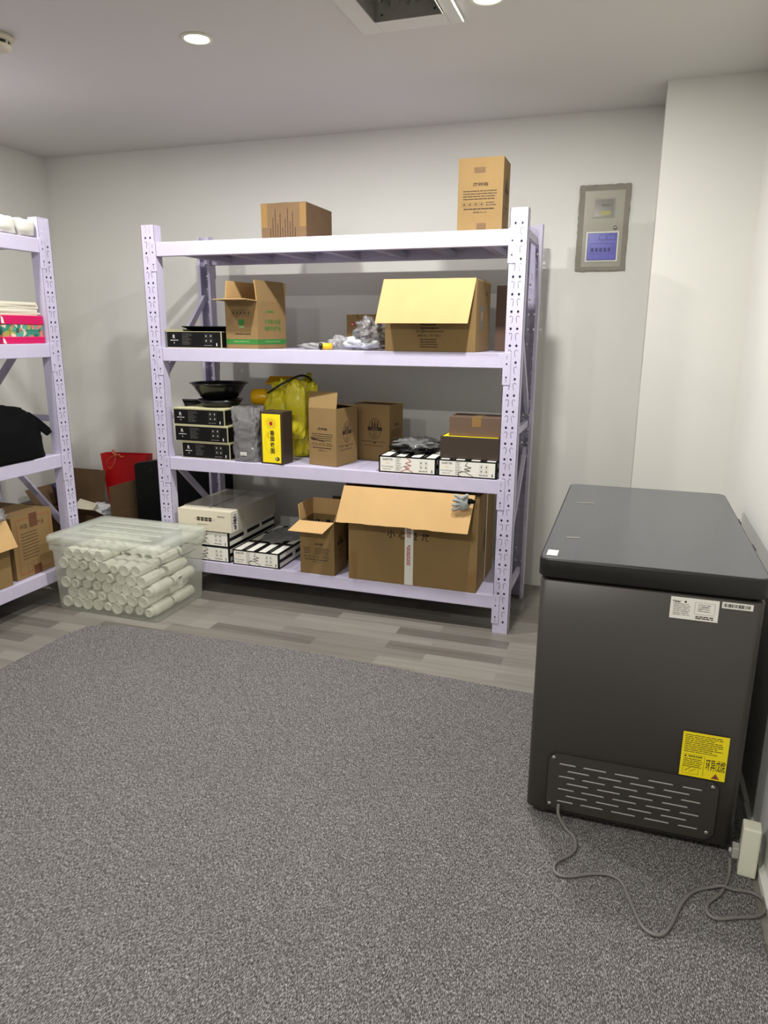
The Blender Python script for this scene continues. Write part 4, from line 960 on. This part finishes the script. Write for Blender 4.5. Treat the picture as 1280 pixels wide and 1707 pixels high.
for sx, sz in ((x0+.016, z1-.016), (x1-.018, z1-.018), (x0+.012, z0+.018), (x1-.02, z0+.026)): MB().lathe([(.0065, 0), (.006, -.003), (.003, -.0045), (0, -.0045)], (sx, fy-.0045, sz), 'steel', 16, 'y').build('screw', gr)
# labels
g = MB(); q = FR(g, (2.640-cx, fy, .713), (1,0,0), (0,0,1), .0005); q.rect(0, 0, .122, .062, 'white')
q.text('Haier', .016, .050, .007, 'ink', w=.02, bold=.02, k=2); q.ell(.038, .050, .003, .003, 'ink', 2, 10); q.lines(.008, .042, .045, 7, .0052, .0018, 'ink_grey', seed=2, k=2)
q.frame(.062, .018, .112, .052, .0006, 'ink_grey', 2); q.line(.07, .03, .10, .045, .0006, 'ink_grey', 2); q.ring(.085, .035, .008, .008, .0007, 'ink_grey', 2); q.lines(.066, .010, .046, 2, .005, .003, 'ink', seed=4, k=2); q.lines(.07, .045, .035, 4, .006, .0015, 'ink_grey', seed=5, k=2); g.build('rating_label', t)
g = MB(); q = FR(g, (2.768-cx, fy, .757), (1,0,0), (0,0,1), .0005); q.rect(0, 0, .076, .018, 'white'); rnd = random.Random(3); xx = .004
while xx < .07: ww = rnd.choice((.0008, .0012, .002)); q.rect(xx, .004, xx+ww, .014, 'ink', 2); xx += ww+rnd.choice((.0008, .0014, .002))
g.build('barcode_label', t)
g = MB(); q = FR(g, (2.711-cx, fy-.0045, .242), (1,0,0), (0,0,1), .0005); q.rect(0, 0, .120, .139, 'yellow'); Wd, Hd = .120, .139
q.lines(.006, Hd*.93, .105, 10, .0058, .0020, 'ink', seed=8, ragged=.3, k=2); q.line(.006, Hd*.50, .06, Hd*.50, .0006, 'ink', 2); q.line(.062, .006, .062, Hd*.5, .0007, 'ink', 2)
q.poly([(.008, Hd*.44), (.016, Hd*.44), (.012, Hd*.485)], 'ink', 2); q.text('阻燃警告说明', .038, Hd*.46, .006, 'ink', w=.036, k=2, bold=.02); q.lines(.008, Hd*.39, .05, 5, .006, .002, 'ink', seed=9, k=2)
q.frame(.008, .008, .05, .038, .0006, 'ink', 2); q.line(.014, .016, .03, .03, .0015, 'ink', 2); q.line(.025, .014, .042, .026, .0012, 'ink', 2)
q.text('环异戊烷', .092, Hd*.33, .036, 'ink', w=.050, k=2, bold=.01)
q.poly([(.084, .004), (.106, .004), (.095, .021)], 'ink_red', 2); q.poly([(.088, .0062), (.102, .0062), (.095, .017)], 'card', 3); q.ell(.095, .0095, .0025, .003, 'ink', 4, 8); g.build('warning_label', t)

# power cord: loops over the carpet to the socket block
cp = [(2.385, -1.385, .072), (2.388, -1.40, .045), (2.413, -1.415, .014), (2.438, -1.44, .0114), (2.448, -1.485, .0114), (2.435, -1.523, .0114), (2.402, -1.565, .0114), (2.396, -1.596, .0114), (2.41, -1.616, .0114), (2.442, -1.612, .0114), (2.497, -1.582, .0114), (2.544, -1.57, .0114), (2.578, -1.589, .0114), (2.60, -1.649, .0114), (2.627, -1.724, .0114), (2.651, -1.745, .0114), (2.676, -1.74, .0114), (2.699, -1.699, .0114), (2.728, -1.616, .0114), (2.761, -1.56, .0114), (2.808, -1.528, .0125), (2.835, -1.521, .019), (2.862, -1.518, .0125), (2.908, -1.512, .0114), (2.935, -1.53, .0114), (2.935, -1.563, .0114), (2.91, -1.597, .0114), (2.864, -1.617, .0114), (2.812, -1.640, .0114), (2.79, -1.625, .0114), (2.795, -1.591, .0114), (2.83, -1.541, .0114), (2.853, -1.482, .0114), (2.862, -1.445, .02), (2.861, -1.43, .045)]
o = MB().tube(spline(cp, 5), .0048, 'cord', 8).build('power_cord'); tag(o, 'grey power cord looping over the carpet from the freezer', 'cord')
t = thing('socket_block', 'white extension socket block standing against the right wall', 'socket', (2.906, -1.43, .0065), R(-6))
mb = MB(); mb.box(-.023, .023, -.02, .028, 0, .152, 'plastic_w'); mb.build('body', t, bevel=.004)
mb = MB(); mb.box(-.021, .019, -.0208, -.0202, .006, .146, 'plastic_w'); mb.build('cover', t, bevel=.0005)
mb = MB(); mb.box(-.0415, -.0235, -.014, .018, .045, .078, 'plug'); mb.lathe([(.007, -.05), (.008, -.0415)], (0, .0, .06), 'plug', 12, 'x'); mb.build('plug', t, bevel=.003)
# two screw anchors on the right wall
for y, zz, lb in ((-1.50, .10, 'upper small screw anchor in the right wall by the socket'), (-1.585, .055, 'lower small screw anchor in the right wall by the socket')):
    o = MB().lathe([(.006, 0), (.006, -.004), (.002, -.006)], (0,0,0), 'steel', 12, 'x').build('wall_screw', None, (XR, y, zz)); tag(o, lb, 'screw')
print('bottles', cnt)
